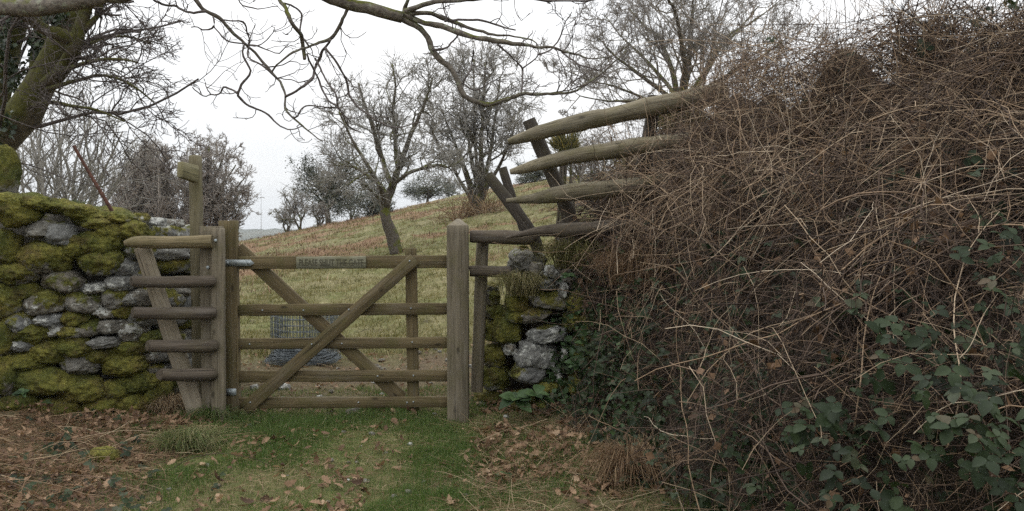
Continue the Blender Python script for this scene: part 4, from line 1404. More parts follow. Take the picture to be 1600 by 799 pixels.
lv = grow(par[:, :, :3], np.minimum(par[:, :, 3], .006),
          [dict(count=6.0, bylen=True, t0=.12, len=.2, lenabs=.17, rad=.55, rmax=.0032, rmin=.0019, angle=55, gnarl=.32, up=.10, n=7, tip=.55, rtip=.0013),
           dict(count=2, t0=.3, len=.5, rad=.8, rmin=.0015, angle=48, gnarl=.3, up=.08, n=5, tip=.6, rtip=.0012)], rs)
for pts, r in lv: tubes(tw, pts, r, k=4, cap=False)
tag(tw.build("twigs", M['twig'], ot), kind='stuff')


# ------------------------------------------------------------------ trees of the field
def bare_tree(name, label, base, trunk_pts, trunk_r, levels, mats, seed, group=None, extra=None, split=1, rmin=None, cat="tree", k0=10):
    """trunks given as polylines (world), then generations of branches"""
    rs = np.random.default_rng(seed)
    t_ = thing(name, base, label, cat, group)
    n = 16
    par = []
    for pts, rr in zip(trunk_pts, trunk_r):
        p = resample(np.c_[np.asarray(pts, float), np.asarray(rr, float)], n)
        par.append(p)
        mb = MB()
        tubes(mb, p[None, :, :3], p[None, :, 3], k=k0)
        mb.v[-1] = mb.v[-1] + np.mean(rr) * .28 * np.c_[[fbm(mb.v[-1] * 2.2 / max(np.mean(rr) * 8, .3), 3, seed + a) for a in range(3)]].T
        mb.build("trunk", M[mats[0]], t_)
    par = np.array(par)
    lv = grow(par[:, :, :3], par[:, :, 3], levels, rs)
    lim, twg = MB(), MB()
    for i_, (pts, r) in enumerate(lv):
        tubes(lim if i_ < split else twg, pts, r, k=6 if i_ < split else 3, cap=False)
    lim.build("limbs", M[mats[1]], t_)
    tag(twg.build("crown", M[mats[2]], t_), kind='stuff')
    return t_, lv


def up_line(base, top, bend, n=6, seed=0, amp=.1):
    base, top = np.asarray(base, float), np.asarray(top, float)
    s_ = np.linspace(0, 1, n)[:, None]
    p = base + (top - base) * s_
    L = np.linalg.norm(top - base)
    w_ = np.c_[vnoise(np.c_[s_ * 3 + seed, s_ * 0, s_ * 0], seed), vnoise(np.c_[s_ * 3 + seed, s_ * 0, s_ * 0], seed + 1), s_[:, 0] * 0]
    return p + w_ * L * amp * np.sin(np.pi * s_ * .9) + np.asarray(bend, float) * np.sin(np.pi * s_)


def on(px, Y, dz=-.06):
    x = (px - 800) / F * Y
    return np.array([x, Y, float(gh([x], [Y])[0]) + dz])


# thorn with a single leaning trunk in the middle of the gate view
Y = 23.0
b0 = on(619, Y)
tr = [b0] + [P(x, y, Y + dy) for x, y, dy in ((612, 365, 0), (603, 338, 0), (605, 315, .1), (613, 290, .1), (622, 262, .2))]
k = Y / F
T1 = [tr,
      [P(605, 325, Y), P(598, 305, Y - .2), P(590, 285, Y - .5), P(574, 258, Y - .8), P(552, 222, Y - 1.0), P(530, 175, Y - 1.1)],
      [P(613, 290, Y), P(603, 268, Y + .3), P(595, 240, Y + .5), P(584, 205, Y + .6), P(570, 165, Y + .7), P(560, 130, Y + .7)],
      [P(622, 262, Y), P(632, 238, Y + .1), P(642, 210, Y), P(655, 182, Y - .1), P(668, 150, Y - .2), P(676, 122, Y - .2)],
      [P(612, 290, Y), P(628, 278, Y - .3), P(645, 268, Y - .6), P(668, 262, Y - .9), P(690, 258, Y - 1.2), P(706, 266, Y - 1.3)],
      [P(622, 262, Y), P(619, 235, Y + .4), P(617, 205, Y + .5), P(614, 170, Y + .5), P(618, 135, Y + .4), P(612, 100, Y + .4)],
      [P(606, 310, Y), P(596, 290, Y + .5), P(575, 275, Y + .9), P(555, 262, Y + 1.3), P(535, 258, Y + 1.5), P(520, 250, Y + 1.6)]]
R1_ = [[.185, .155, .14, .12, .10, .07], [.075, .07, .06, .05, .035, .02], [.085, .07, .06, .05, .035, .02], [.085, .07, .06, .05, .035, .02], [.06, .05, .045, .035, .03, .018], [.075, .06, .05, .04, .03, .018], [.06, .05, .045, .035, .03, .018]]
THORN = [dict(count=8, t0=.25, len=.50, rad=.55, rmax=.05, rmin=.014, angle=48, gnarl=.28, up=.08, n=8, tip=.4, rtip=.009),
         dict(count=5, t0=.15, len=.55, rad=.62, rmin=.010, angle=50, gnarl=.30, up=.06, n=6, tip=.5, rtip=.007),
         dict(count=5, t0=.10, len=.66, rad=.7, rmin=.0075, angle=46, gnarl=.24, up=.05, taperlen=.3, n=5, tip=.6, rtip=.006),
         dict(count=3, t0=.10, len=.72, rad=.7, rmin=.006, angle=42, gnarl=.22, up=.04, taperlen=.3, n=4, tip=.7, rtip=.005)]
bare_tree("thorn_tree", "gnarled bare thorn tree with one leaning trunk, nearest on the grass slope", b0, T1, R1_, THORN, ('thorn', 'thorn', 'thorn_twig'), 101, "thorn trees in the field")

# many-stemmed thorn right of it
Y = 31.0
b0 = on(742, Y)
stems, srad = [], []
for (x1, y1, x2, y2, x3, y3, r, dy) in ((738, 300, 722, 255, 690, 170, .15, 0), (745, 290, 735, 240, 720, 130, .13, .4), (752, 285, 752, 230, 758, 100, .15, -.3), (756, 290, 766, 240, 782, 120, .13, .3), (735, 310, 712, 272, 675, 205, .10, -.5), (760, 295, 785, 250, 808, 190, .10, -.6), (748, 290, 742, 220, 740, 92, .11, 0)):
    stems.append([b0 + [(x1 - 742) * .004, dy * .2, 0], P(x1, y1, Y + dy * .4), P(.5 * (x1 + x2), .5 * (y1 + y2), Y + dy * .8), P(x2, y2, Y + dy), P(.5 * (x2 + x3), .5 * (y2 + y3), Y + dy * 1.8), P(x3, y3, Y + dy * 2.6)])
    srad.append([r, r * .8, r * .65, r * .5, r * .3, .02])
TH2 = [dict(THORN[0], count=10, t0=.35, len=.40, rtip=.011, rmin=.016), dict(THORN[1], rtip=.009, rmin=.012, count=6), dict(THORN[2], rtip=.0075, rmin=.009, count=5), dict(THORN[3], rtip=.0065, rmin=.0075, count=3)]
bare_tree("thorn_tree", "bare thorn tree with a fan of several stems, behind the latch post", b0, stems, srad, TH2, ('thorn', 'thorn', 'thorn_twig'), 102, "thorn trees in the field")
# brushy shoots at its foot
rs = np.random.default_rng(5)
sh = MB()
K = 260
st0 = np.stack([b0[0] + rs.normal(0, .55, K), b0[1] - .8 + rs.normal(0, .35, K), np.zeros(K)], 1)
st0[:, 2] = gh(st0[:, 0], st0[:, 1])
dd = norm(np.stack([rs.normal(0, .6, K), rs.normal(0, .4, K), rs.uniform(.2, 1, K)], 1))
L = rs.uniform(.3, 1.1, K)[:, None]
sh_p = np.stack([st0, st0 + dd * L * .5, st0 + dd * L + [0, 0, -.1]], 1)
tubes(sh, sh_p, np.full((K, 3), .009), k=3, rnd=rs.uniform(.2, .9, K), cap=False)
tag(sh.build("brushwood", M['straw']), "low brown scrub at the foot of the fan shaped thorn tree", "scrub")

# spreading oak on the skyline right
Y = 45.0
b0 = on(1066, Y)
f0 = P(1062, 165, Y)
oak_t = [[b0, .5 * (b0 + f0) + [.1, 0, 0], f0]]
oak_r = [[.42, .34, .30]]
for (x1, y1, x2, y2, x3, y3, r, dy) in ((1030, 140, 990, 110, 935, 60, .17, 0), (1050, 110, 1030, 60, 985, 15, .19, .8), (1075, 110, 1080, 40, 1085, -20, .21, -.5), (1090, 130, 1120, 80, 1185, 10, .19, 1.0), (1040, 160, 985, 158, 905, 150, .14, -1.2), (1100, 140, 1150, 110, 1230, 60, .17, -.8), (1045, 135, 1000, 85, 945, 25, .16, 2.2), (1095, 130, 1135, 60, 1220, 0, .16, 2.4), (1035, 165, 960, 135, 890, 112, .12, 1.5), (1070, 100, 1055, 20, 1035, -25, .18, -2.4)):
    oak_t.append([f0, P(.5 * (1062 + x1), .5 * (165 + y1), Y + dy * .3), P(x1, y1, Y + dy), P(x2, y2, Y + dy * 1.8), P(.5 * (x2 + x3), .5 * (y2 + y3) + 4, Y + dy * 2.4), P(x3, y3, Y + dy * 3)])
    oak_r.append([r * .95, r * .8, r * .66, r * .48, r * .3, .025])
OAK = [dict(count=9, t0=.22, len=.50, rad=.5, rmax=.09, rmin=.026, angle=45, gnarl=.22, up=.08, n=8, tip=.4, rtip=.016),
       dict(count=7, t0=.2, len=.55, rad=.6, rmin=.018, angle=46, gnarl=.24, up=.08, n=6, tip=.5, rtip=.013),
       dict(count=6, t0=.15, len=.55, rad=.7, rmin=.013, angle=46, gnarl=.26, up=.06, n=5, tip=.6, rtip=.0095),
       dict(count=4, t0=.15, len=.6, rad=.75, rmin=.0095, angle=42, gnarl=.25, up=.06, n=4, tip=.7, rtip=.0080)]
bare_tree("oak_tree", "large spreading bare oak rising behind the pointed pole fence", b0, oak_t, oak_r, OAK, ('thorn', 'oaktwig', 'oaktwig'), 103)


# leafy evergreen hollies on the ridge
def evergreen(label, px, Y, crown, nleaf, seed, trunk_r=.14, lean=0.0, group="hollies on the ridge", name="holly_tree", mat='holly', lsize=.085):
    """crown = list of (px, py, half width px, half height px)"""
    rs = np.random.default_rng(seed)
    b0 = on(px, Y)
    t_ = thing(name, b0, label, "tree", group)
    cs = np.array([P(x, y, Y) for x, y, _, _ in crown])
    k = Y / F
    top = cs.mean(0)
    tr = resample(np.c_[up_line(b0, top, (lean, 0, 0), seed=seed), np.linspace(trunk_r, trunk_r * .35, 6)], 12)
    mb = MB()
    tubes(mb, tr[None, :, :3], tr[None, :, 3], k=8)
    mb.build("trunk", M['thorn'], t_)
    br_ = MB()
    ends = []
    for c_, (x, y, hw_, hh_) in zip(cs, crown):
        d = norm(rs.normal(size=(26, 3)))
        e = c_ + d * np.array([hw_, .8 * hw_, hh_]) * k * rs.uniform(.55, 1.0, (26, 1))
        s_ = tr[rs.integers(4, 12, 26), :3]
        md = .5 * (s_ + e) + rs.normal(size=(26, 3)) * .12
        tubes(br_, np.stack([s_, md, e], 1), np.tile([.035, .022, .010], (26, 1)), k=4, cap=False)
        ends.append(e)
    br_.build("limbs", M['thorn'], t_)
    lf_ = MB()
    tot = sum(a * b2 for _, _, a, b2 in crown)
    for c_, (x, y, hw_, hh_) in zip(cs, crown):
        n_ = int(1.5 * nleaf * hw_ * hh_ / tot)
        ncl = max(10, n_ // 55)
        d = norm(rs.normal(size=(ncl, 3)))
        rr_ = rs.uniform(.25, 1.08, (ncl, 1)) ** .6
        cl = c_ + d * rr_ * np.array([hw_, hw_ * .8, hh_]) * k
        wi = rs.integers(0, ncl, n_)
        pos = cl[wi] + rs.normal(size=(n_, 3)) * .20 * np.sqrt(hw_ * k)
        tone = np.clip(rs.uniform(.1, .8, ncl)[wi] + rs.normal(0, .2, n_), 0, 1)
        leaf_cards(lf_, pos, norm(rs.normal(size=(n_, 3)) + [0, 0, .5]), np.full(n_, lsize), rs, tone)
        # twiggy outline
        e = cl[rs.integers(0, ncl, 120)]
        tubes(lf_, np.stack([e, e + norm(e - c_) * .25 + rs.normal(size=e.shape) * .08, e + norm(e - c_) * .5 + rs.normal(size=e.shape) * .15], 1), np.tile([.012, .009, .007], (120, 1)), k=3, rnd=np.full(120, .3), cap=False)
    tag(lf_.build("crown", M[mat], t_), kind='stuff')


evergreen("tallest rounded grey green holly on the field ridge", 514, 55, [(515, 262, 42, 36), (495, 300, 40, 30), (540, 295, 38, 34), (470, 275, 22, 26), (560, 262, 22, 30), (520, 320, 34, 18)], 7000, 201, .20)
evergreen("low broad dark holly between the two thorn trees", 668, 70, [(668, 292, 32, 20), (648, 296, 20, 15), (690, 294, 20, 14)], 3200, 203, .13)
evergreen("dark brown green tree right of the tallest holly", 583, 52, [(588, 305, 24, 30), (574, 325, 26, 18), (600, 330, 18, 14)], 3200, 204, .12)
evergreen("distant dark bush seen between the stakes and pole fence", 836, 60, [(822, 272, 22, 18), (848, 262, 20, 18), (838, 284, 26, 10)], 2600, 205, .1, name="bush")
# small bare thorn at the left end of the ridge
for (px, Y, lab, sd_, hgt, lean) in ((470, 52, "small bare thorn left of the tallest ridge holly", 211, 1.9, -.5), (449, 56, "thin bare sapling at the left end of the ridge", 212, 1.4, -.3), (497, 50, "squat crooked thorn just under the ridge holly", 213, 1.2, .4), (548, 60, "short bare thorn peeping over the ridge between hollies", 214, 1.7, .2), (703, 72, "tiny bare bush beside the low broad holly", 215, 1.5, .2)):
    b0 = on(px, Y)
    tt_ = [up_line(b0, b0 + [lean * .5 + a, b2, hgt], (0, 0, 0), seed=sd_ + i_, amp=.12) for i_, (a, b2) in enumerate(((-.5, 0), (.3, .2), (0, -.3)))]
    bare_tree("thorn_tree", lab, b0, tt_, [np.linspace(.07, .02, 6)] * 3, [dict(THORN[0], count=9, t0=.25, len=.6, rmin=.018, rtip=.014), dict(THORN[1], count=6, rmin=.014, rtip=.012), dict(THORN[2], count=4, rmin=.012, rtip=.010)], ('thorn', 'thorn', 'thorn_twig'), sd_, "thorn trees in the field")

# pale rocks on the ridge
for (px, Y, w_, lab) in ((558, 56, .40, "pale rock on the ridge right of the holly trunk"), (522, 53, .34, "pale rock on the ridge right beside the holly trunk"), (493, 50, .30, "pale rock on the ridge under the squat crooked thorn")):
    c = on(px, Y, .10)
    o = stone(c, (w_, .3, w_ * .7), .0, 1.0, None, "rock", res=10, fuzz=False)
    tag(o, lab, "rock", "pale rocks on the ridge")

# scrub and trees beyond the left wall
Y = 15.0
b0 = on(92, Y)
rs = np.random.default_rng(8)
stems, srad = [], []
for (bx, tx, ty, dy) in ((60, 40, 190, 0), (70, 62, 170, .5), (82, 85, 175, -.4), (90, 112, 160, .3), (98, 150, 185, 0), (104, 185, 205, -.5), (76, 20, 220, .4), (108, 205, 240, .2), (66, 95, 185, .8), (96, 135, 170, .7), (106, 170, 262, -.3), (86, 60, 215, -.6)):
    s0 = on(bx, Y + dy * .5)
    e = P(tx, ty, Y + dy)
    stems.append(up_line(s0, e, ((tx - bx) * -.002, 0, .25), seed=int(bx), amp=.07))
    srad.append(np.linspace(.042, .010, 6))
bare_tree("hazel_bush", "pale thin stemmed bare shrub fanning out behind the iron stake", b0, stems, srad,
          [dict(count=9, t0=.2, len=.45, rad=.6, rmin=.007, angle=34, gnarl=.16, up=.05, n=7, tip=.5, rtip=.005), dict(count=6, t0=.2, len=.5, rad=.65, rmin=.005, angle=38, gnarl=.2, up=.04, n=5, tip=.6, rtip=.004), dict(count=3, t0=.2, len=.5, rad=.7, rmin=.004, angle=38, gnarl=.2, n=4, tip=.7, rtip=.0035)],
          ('thorn_twig', 'thorn_twig', 'thorn_twig'), 301, cat="shrub")
Y = 27.0
b0 = on(245, Y)
k = Y / F
stems, srad = [], []
for i_ in range(26):
    a = rs.uniform(-1, 1)
    h_ = math.sqrt(max(0, 1 - a * a)) * rs.uniform(.72, 1.0)
    e = P(245 + a * 72, 352 - h_ * 118, Y + rs.uniform(-1.2, 1.2))
    stems.append(up_line(on(245 + a * 38, Y + rs.uniform(-.4, .4)), e, (0, 0, .1), seed=i_, amp=.06))
    srad.append(np.linspace(.03, .012, 6))
bare_tree("willow_bush", "dense domed brown twiggy bush behind the wall and signpost", b0, stems, srad,
          [dict(count=26, t0=.25, len=.24, rad=.6, rmin=.009, angle=34, gnarl=.15, up=.10, n=6, tip=.5, rtip=.008), dict(count=9, t0=.15, len=.50, rad=.7, rmin=.0075, angle=36, gnarl=.18, up=.08, n=5, tip=.6, rtip=.007), dict(count=5, t0=.2, len=.5, rad=.8, rmin=.006, angle=32, gnarl=.2, up=.06, n=3, tip=.8, rtip=.006)],
          ('brown_twig', 'brown_twig', 'brown_twig'), 302, cat="bush")
Y = 29.0
b0 = on(300, Y)
stems, srad = [], []
for (tx, ty, dy, r) in ((370, 258, 0, .07), (345, 236, .5, .07), (318, 228, -.5, .07), (378, 300, .4, .05), (330, 250, 1, .05), (372, 330, -.3, .05), (290, 232, .4, .06), (358, 246, .8, .05), (384, 280, -.6, .05), (332, 230, -.8, .05), (380, 318, .6, .04), (352, 285, -.9, .04), (305, 250, -1.0, .05)):
    e = P(tx, ty, Y + dy)
    stems.append(up_line(b0, e, ((tx - 300) * .002, 0, .2), seed=int(tx), amp=.1))
    srad.append(np.linspace(r * 1.3, .018, 6))
bare_tree("round_tree", "open bare round headed tree showing right of the signpost", b0, stems, srad,
          [dict(THORN[0], t0=.3, count=10, len=.34, rmin=.016, rtip=.010), dict(THORN[1], rmin=.012, rtip=.008, len=.5), dict(THORN[2], rmin=.0085, rtip=.0065, count=6, len=.5), dict(THORN[3], count=3, len=.6, rmin=.007, rtip=.006)], ('thorn', 'brown_twig', 'brown_twig'), 303)

# leaning mossy tree behind the wall at the far left
Y = 7.6
b0 = np.array([P(-95, 400, Y)[0], Y, float(gh([-4.9], [Y])[0]) - .1])
tl = [[b0, P(-75, 330, Y), P(-40, 275, Y), P(5, 215, Y), P(48, 160, Y), P(80, 105, Y), P(100, 55, Y), P(112, 0, Y), P(122, -80, Y), P(118, -200, Y + .2)],
      [P(-30, 265, Y + .3), P(-10, 190, Y + .4), P(2, 120, Y + .5), P(14, 70, Y + .6), P(28, 20, Y + .7), P(36, -60, Y + .8)],
      [P(60, 140, Y), P(85, 122, Y - .1), P(108, 95, Y - .2), P(118, 75, Y - .3), P(126, 45, Y - .3), P(136, 15, Y - .3), P(145, -40, Y - .3)],
      [P(118, 66, Y - .3), P(96, 56, Y - .35), P(70, 45, Y - .4), P(45, 28, Y - .5), P(20, 16, Y - .6), P(-30, 8, Y - .7)],
      [P(55, 150, Y + .1), P(58, 110, Y + .3), P(62, 70, Y + .5), P(70, 30, Y + .6), P(76, -40, Y + .8)],
      [P(70, 125, Y), P(95, 112, Y - .3), P(130, 100, Y - .5), P(170, 92, Y - .8), P(215, 98, Y - 1.0)],
      [P(60, 145, Y), P(90, 135, Y - .2), P(125, 125, Y - .3), P(165, 118, Y - .4), P(210, 135, Y - .5), P(240, 160, Y - .6)],
      [P(110, 90, Y - .2), P(135, 72, Y), P(165, 60, Y + .2), P(200, 58, Y + .3), P(240, 70, Y + .4)],
      [P(128, 50, Y - .3), P(150, 28, Y - .3), P(158, 14, Y - .3), P(160, -20, Y - .3)],
      [P(40, 170, Y), P(75, 160, Y - .3), P(110, 165, Y - .5), P(150, 172, Y - .7), P(195, 190, Y - .8)]]
rl = [[.27, .22, .18, .16, .145, .125, .11, .095, .08, .06], [.13, .12, .11, .10, .08, .06], [.075, .07, .065, .06, .055, .05, .04], [.05, .055, .05, .045, .04, .03], [.07, .065, .06, .05, .04], [.028, .022, .016, .012, .006], [.026, .020, .015, .012, .009, .006], [.024, .018, .013, .009, .005], [.03, .022, .018, .012], [.024, .018, .013, .009, .005]]
lt, lvs = bare_tree("leaning_tree", "leaning moss covered tree trunk with spreading bare twigs behind the wall", b0, tl, rl,
                    [dict(count=8, t0=.35, len=.42, rad=.5, rmax=.018, rmin=.0055, angle=48, gnarl=.20, up=-.01, bias=(.45, -.1, .05), n=8, tip=.4, rtip=.0035, taperlen=.3),
                     dict(count=6, t0=.2, len=.5, rad=.6, rmin=.0038, angle=44, gnarl=.22, up=.01, n=6, tip=.5, rtip=.0028),
                     dict(count=8, t0=.1, len=.5, rad=.7, rmin=.0026, angle=44, gnarl=.22, up=.02, n=5, tip=.6, rtip=.0022)], ('mossbark', 'twig', 'twig'), 304, k0=14)
iv = MB()
rs = np.random.default_rng(15)
for (x, y, sx_2, sy_2, n_, yy) in ((28, 12, 24, 16, 260, Y), (85, 24, 14, 12, 200, Y - .2), (58, 75, 10, 28, 240, Y + .3), (6, 60, 10, 55, 420, Y + .4), (20, 120, 12, 25, 200, Y + .3), (10, 190, 14, 25, 160, Y - .1)):
    pos = np.array([P(a, b2, yy + c_) for a, b2, c_ in zip(x + rs.normal(0, sx_2 * .6, n_), y + rs.normal(0, sy_2 * .6, n_), rs.normal(0, .12, n_))])
    leaf_cards(iv, pos, norm(rs.normal(size=(n_, 3)) + [0, -.6, .2]), np.full(n_, .045), rs, rs.uniform(0, 1, n_))
tag(iv.build("ivy", M['ivy'], lt), kind='stuff')
# mossy stump behind wall top
Y = 6.9
o = stone(P(8, 276, Y), (48 * Y / F, .24, 92 * Y / F), .8, 0, None, "mossy_stump", res=22, box=.25, lumps=.26, tilt=.12)
tag(o, "moss grown stump on the wall top under the leaning trunk", "stump")

# gorse and bare scrub seen between the poles
rs = np.random.default_rng(19)


def gorse(label, px, py, Y, hw_, hh_, n_, seed):
    rs = np.random.default_rng(seed)
    k = Y / F
    base = on(px, Y)
    t_ = thing("gorse_bush", base, label, "bush", "gorse on the bank")
    c = P(px, py, Y)
    mb = MB()
    e = c + rs.normal(size=(14, 3)) * np.array([hw_, hw_, hh_]) * k * .5
    tubes(mb, np.stack([np.tile(base, (14, 1)), .5 * (e + base) + rs.normal(size=(14, 3)) * .1, e], 1), np.tile([.02, .015, .008], (14, 1)), k=4, cap=False)
    mb.build("stems", M['thorn'], t_)
    mb = MB()
    ncl = 16
    cl = c + norm(rs.normal(size=(ncl, 3))) * np.array([hw_, hw_, hh_]) * k * rs.uniform(.2, 1, (ncl, 1))
    wi = rs.integers(0, ncl, n_)
    p = cl[wi] + rs.normal(size=(n_, 3)) * hw_ * k * .22
    d = norm(p - c + [0, 0, .2]) + rs.normal(size=(n_, 3)) * .4
    L = rs.uniform(.05, .13, n_)[:, None]
    tubes(mb, np.stack([p, p + d * L], 1), np.tile([.006, .003], (n_, 1)), k=3, rnd=rs.uniform(0, 1, n_), cap=False)
    tag(mb.build("foliage", M['gorse'], t_), kind='stuff')


gorse("small upright yellowish gorse seen above the second pole", 884, 232, 11, 14, 22, 900, 71)
gorse("gorse bush partly hidden behind the right fence post", 1062, 190, 10, 42, 34, 2600, 72)
gorse("low gorse behind the third pole of the fence", 1000, 260, 14, 26, 16, 1000, 73)
for (px, Y, lab, sd_, w_, h_) in ((935, 26, "bare scrub bush behind the pole fence, left of its right post", 221, 1.1, 2.0), (985, 34, "second bare scrub bush in the gap nearest the right fence post", 222, 1.5, 2.0), (905, 40, "far bare scrub bush on the skyline behind the pole fence", 223, 1.2, 1.6)):
    b0 = on(px, Y)
    tt_ = [up_line(b0, b0 + [rs.uniform(-w_, w_), rs.uniform(-.5, .5), h_ * rs.uniform(.7, 1.1)], (0, 0, 0), seed=sd_ + i_, amp=.1) for i_ in range(6)]
    bare_tree("scrub_bush", lab, b0, tt_, [np.linspace(.05, .015, 6)] * 6, [dict(THORN[0], count=9, t0=.2, len=.5, rmin=.012, rtip=.009), dict(THORN[1], count=6, rmin=.009, rtip=.007), dict(THORN[2], count=4, rmin=.007, rtip=.006)], ('thorn', 'oaktwig', 'oaktwig'), sd_, "scrub behind the pole fence", cat="bush")

# radio mast far off
c = P(408, 362, 700)
t0_ = P(408, 296, 700)
mb = MB()
tubes(mb, np.array([[c - [0, 0, 8], t0_]]), np.array([[.28, .20]]), k=6)
tag(mb.build("radio_mast", M['mast']), "thin grey radio mast on the distant hill", "mast")

# damp air between here and the far hill
hz = bpy.data.materials.new("damp_air")
hz.use_nodes = True
hn = hz.node_tree
hn.nodes.clear()
ho = hn.nodes.new("ShaderNodeOutputMaterial")
hv = hn.nodes.new("ShaderNodeVolumePrincipled")
hv.inputs['Color'].default_value = (.80, .88, .96, 1)
hv.inputs['Density'].default_value = .0003
hn.links.new(hv.outputs[0], ho.inputs['Volume'])
hb = MB().add([(x_, y_, z_) for z_ in (-40, 48) for y_ in (-1250, 1250) for x_ in (-1250, 1250)], q=[(0, 2, 3, 1), (4, 5, 7, 6), (0, 1, 5, 4), (2, 6, 7, 3), (0, 4, 6, 2), (1, 3, 7, 5)])
tag(hb.build("haze", hz, None, False), kind='stuff')

# ------------------------------------------------------------------ roll of wire netting behind the gate
Yw = 8.75
cx_ = P(476, 560, Yw)
cz_ = float(gh([cx_[0]], [Yw])[0])
wr = thing("wire_netting_roll", (cx_[0], Yw, cz_), "standing roll of grey wire netting lying in the mud behind the gate", "wire roll")
mb = MB()
rs = np.random.default_rng(23)
H = .50
for ly in range(3):
    R = .33 - ly * .030
    a = np.linspace(0, 2 * math.pi, 61)
    wob = 1 + .05 * np.sin(a * 3 + ly) + .03 * np.sin(a * 7 + ly * 2)
    for h_ in np.linspace(.02, H, 9):
        p = np.c_[cx_[0] + np.cos(a) * R * wob, Yw + np.sin(a) * R * wob, cz_ + h_ + .012 * np.sin(a * 2 + ly)]
        tubes(mb, p[None], np.full((1, 61), .0022), k=3, cap=False)
    aa = np.arange(0, 2 * math.pi, .10) + rs.uniform(0, .05)
    wv = 1 + .05 * np.sin(aa * 3 + ly) + .03 * np.sin(aa * 7 + ly * 2)
    p0 = np.c_[cx_[0] + np.cos(aa) * R * wv, Yw + np.sin(aa) * R * wv, np.full(len(aa), cz_ + .0)]
    p1 = p0 + np.c_[rs.normal(0, .006, len(aa)), rs.normal(0, .006, len(aa)), H + rs.uniform(-.01, .015, len(aa))]
    tubes(mb, np.stack([p0, p1], 1), np.full((len(aa), 2), .0020), k=3, cap=False)
mb.build("wire_coil", M['wire'], wr)
mb = MB()
for i_ in range(70):
    a = np.linspace(0, 2 * math.pi, 41)
    R0 = rs.uniform(.16, .36)
    p = np.c_[cx_[0] + .03 + np.cos(a) * R0 * (1 + .08 * np.sin(a * 2 + i_)), Yw - .22 + np.sin(a) * R0 * .55, cz_ + .02 + .17 * (1 - (R0 / .4) ** 2) * rs.uniform(.3, 1.1) + .025 * np.sin(a * 3 + i_)]
    tubes(mb, p[None], np.full((1, 41), .0022), k=3, cap=False)
mb.build("loose_coil", M['wire'], wr)

# ------------------------------------------------------------------ loose stones on the ground
for (px, py, w_, h_, mo, li, lab) in ((160, 720, 46, 26, .95, 0, "small mossy stone in the leaf litter at lower left"), (441, 612, 24, 16, .0, .8, "pale stone behind the gate, lower left corner"), (551, 645, 26, 14, .05, .5, "grey stone under the gate's bottom rail"), (396, 612, 14, 12, 0, .8, "tiny pale stone close beside the hinge stile"), (822, 432, 1, 1, 0, 0, "")):
    if not lab: continue
    Y = 1.33 * F / (py + 4 - 365)
    x = (px - 800) / F * Y
    k = Y / F
    z = float(gh([x], [Y])[0])
    o = stone((x, Y, z + h_ * k * .3), (w_ * k, w_ * k * .8, h_ * k), mo, li, None, "loose_stone", res=16, box=.5)
    tag(o, lab, "stone", "loose stones on the ground")
# fallen pale branch in the field
ps = [on(x, Y, .07) for x, Y in ((622, 17.2), (645, 17.4), (668, 17.6), (690, 17.9))]
pole(MB(), ps, [.05, .055, .05, .03], k=8, n=14, seed=77).build("fallen_branch", M['plank'])
tag(bpy.data.objects["fallen_branch"], "pale fallen branch lying on the field grass behind the gate", "branch")


# ------------------------------------------------------------------ ground cover
def blades(mb, x, y, h, wdt, rs, rnd, lean=.35, z=None):
    K = len(x)
    z = gh(x, y) - .008 if z is None else z
    p = np.stack([x, y, z], 1)
    az = rs.uniform(0, 2 * math.pi, K)
    d = np.stack([np.cos(az), np.sin(az), np.zeros(K)], 1)
    s = np.stack([-np.sin(az + rs.normal(0, .8, K)), np.cos(az), np.zeros(K)], 1)
    le = rs.uniform(.1, 1.0, K)[:, None] * lean * 2
    H_ = h[:, None]
    W_ = (wdt / 2)[:, None]
    upv = np.array([[0, 0, 1.0]])
    m1 = p + upv * H_ * .55 + d * H_ * le * .3
    e = p + upv * H_ * (1 - .25 * le) + d * H_ * le
    v = np.stack([p - s * W_, p + s * W_, m1 + s * W_ * .75, m1 - s * W_ * .75, e], 1).reshape(-1, 3)
    i = np.arange(K)[:, None] * 5
    mb.add(v, q=i + [0, 1, 2, 3], t=i + [3, 2, 4], rnd=np.repeat(rnd, 5))


rs = np.random.default_rng(41)
gm_ = MB()
K = 300000
x, y = rs.uniform(-2.9, 1.3, K), 3.7 + 3.6 * rs.uniform(0, 1, K)
g, f, b = zone(x, y)
pt = fbm(np.c_[x * 2.1, y * 2.1, x * 0], 3, 61)
keep = rs.uniform(0, 1, K) < g * np.maximum(smooth(-.6, .3, pt), .55) * .95 + .05
x, y, pt = x[keep], y[keep], pt[keep]
K = len(x)
blades(gm_, x, y, rs.uniform(.015, .055, K) * (1 + .45 * np.clip(pt, -.5, 1)), rs.uniform(.0022, .0042, K), rs, np.clip(rs.beta(2, 3.0, K) + .10 - .22 * pt, 0, 1))
# lusher grass along the foot of the gate and posts
K = 4500
x, y = rs.normal(-1.55, .45, K), rs.normal(6.28, .16, K)
blades(gm_, x, y, rs.uniform(.03, .10, K), rs.uniform(.002, .004, K), rs, rs.beta(2, 4, K))
tag(gm_.build("grass", M['grass']), kind='stuff')

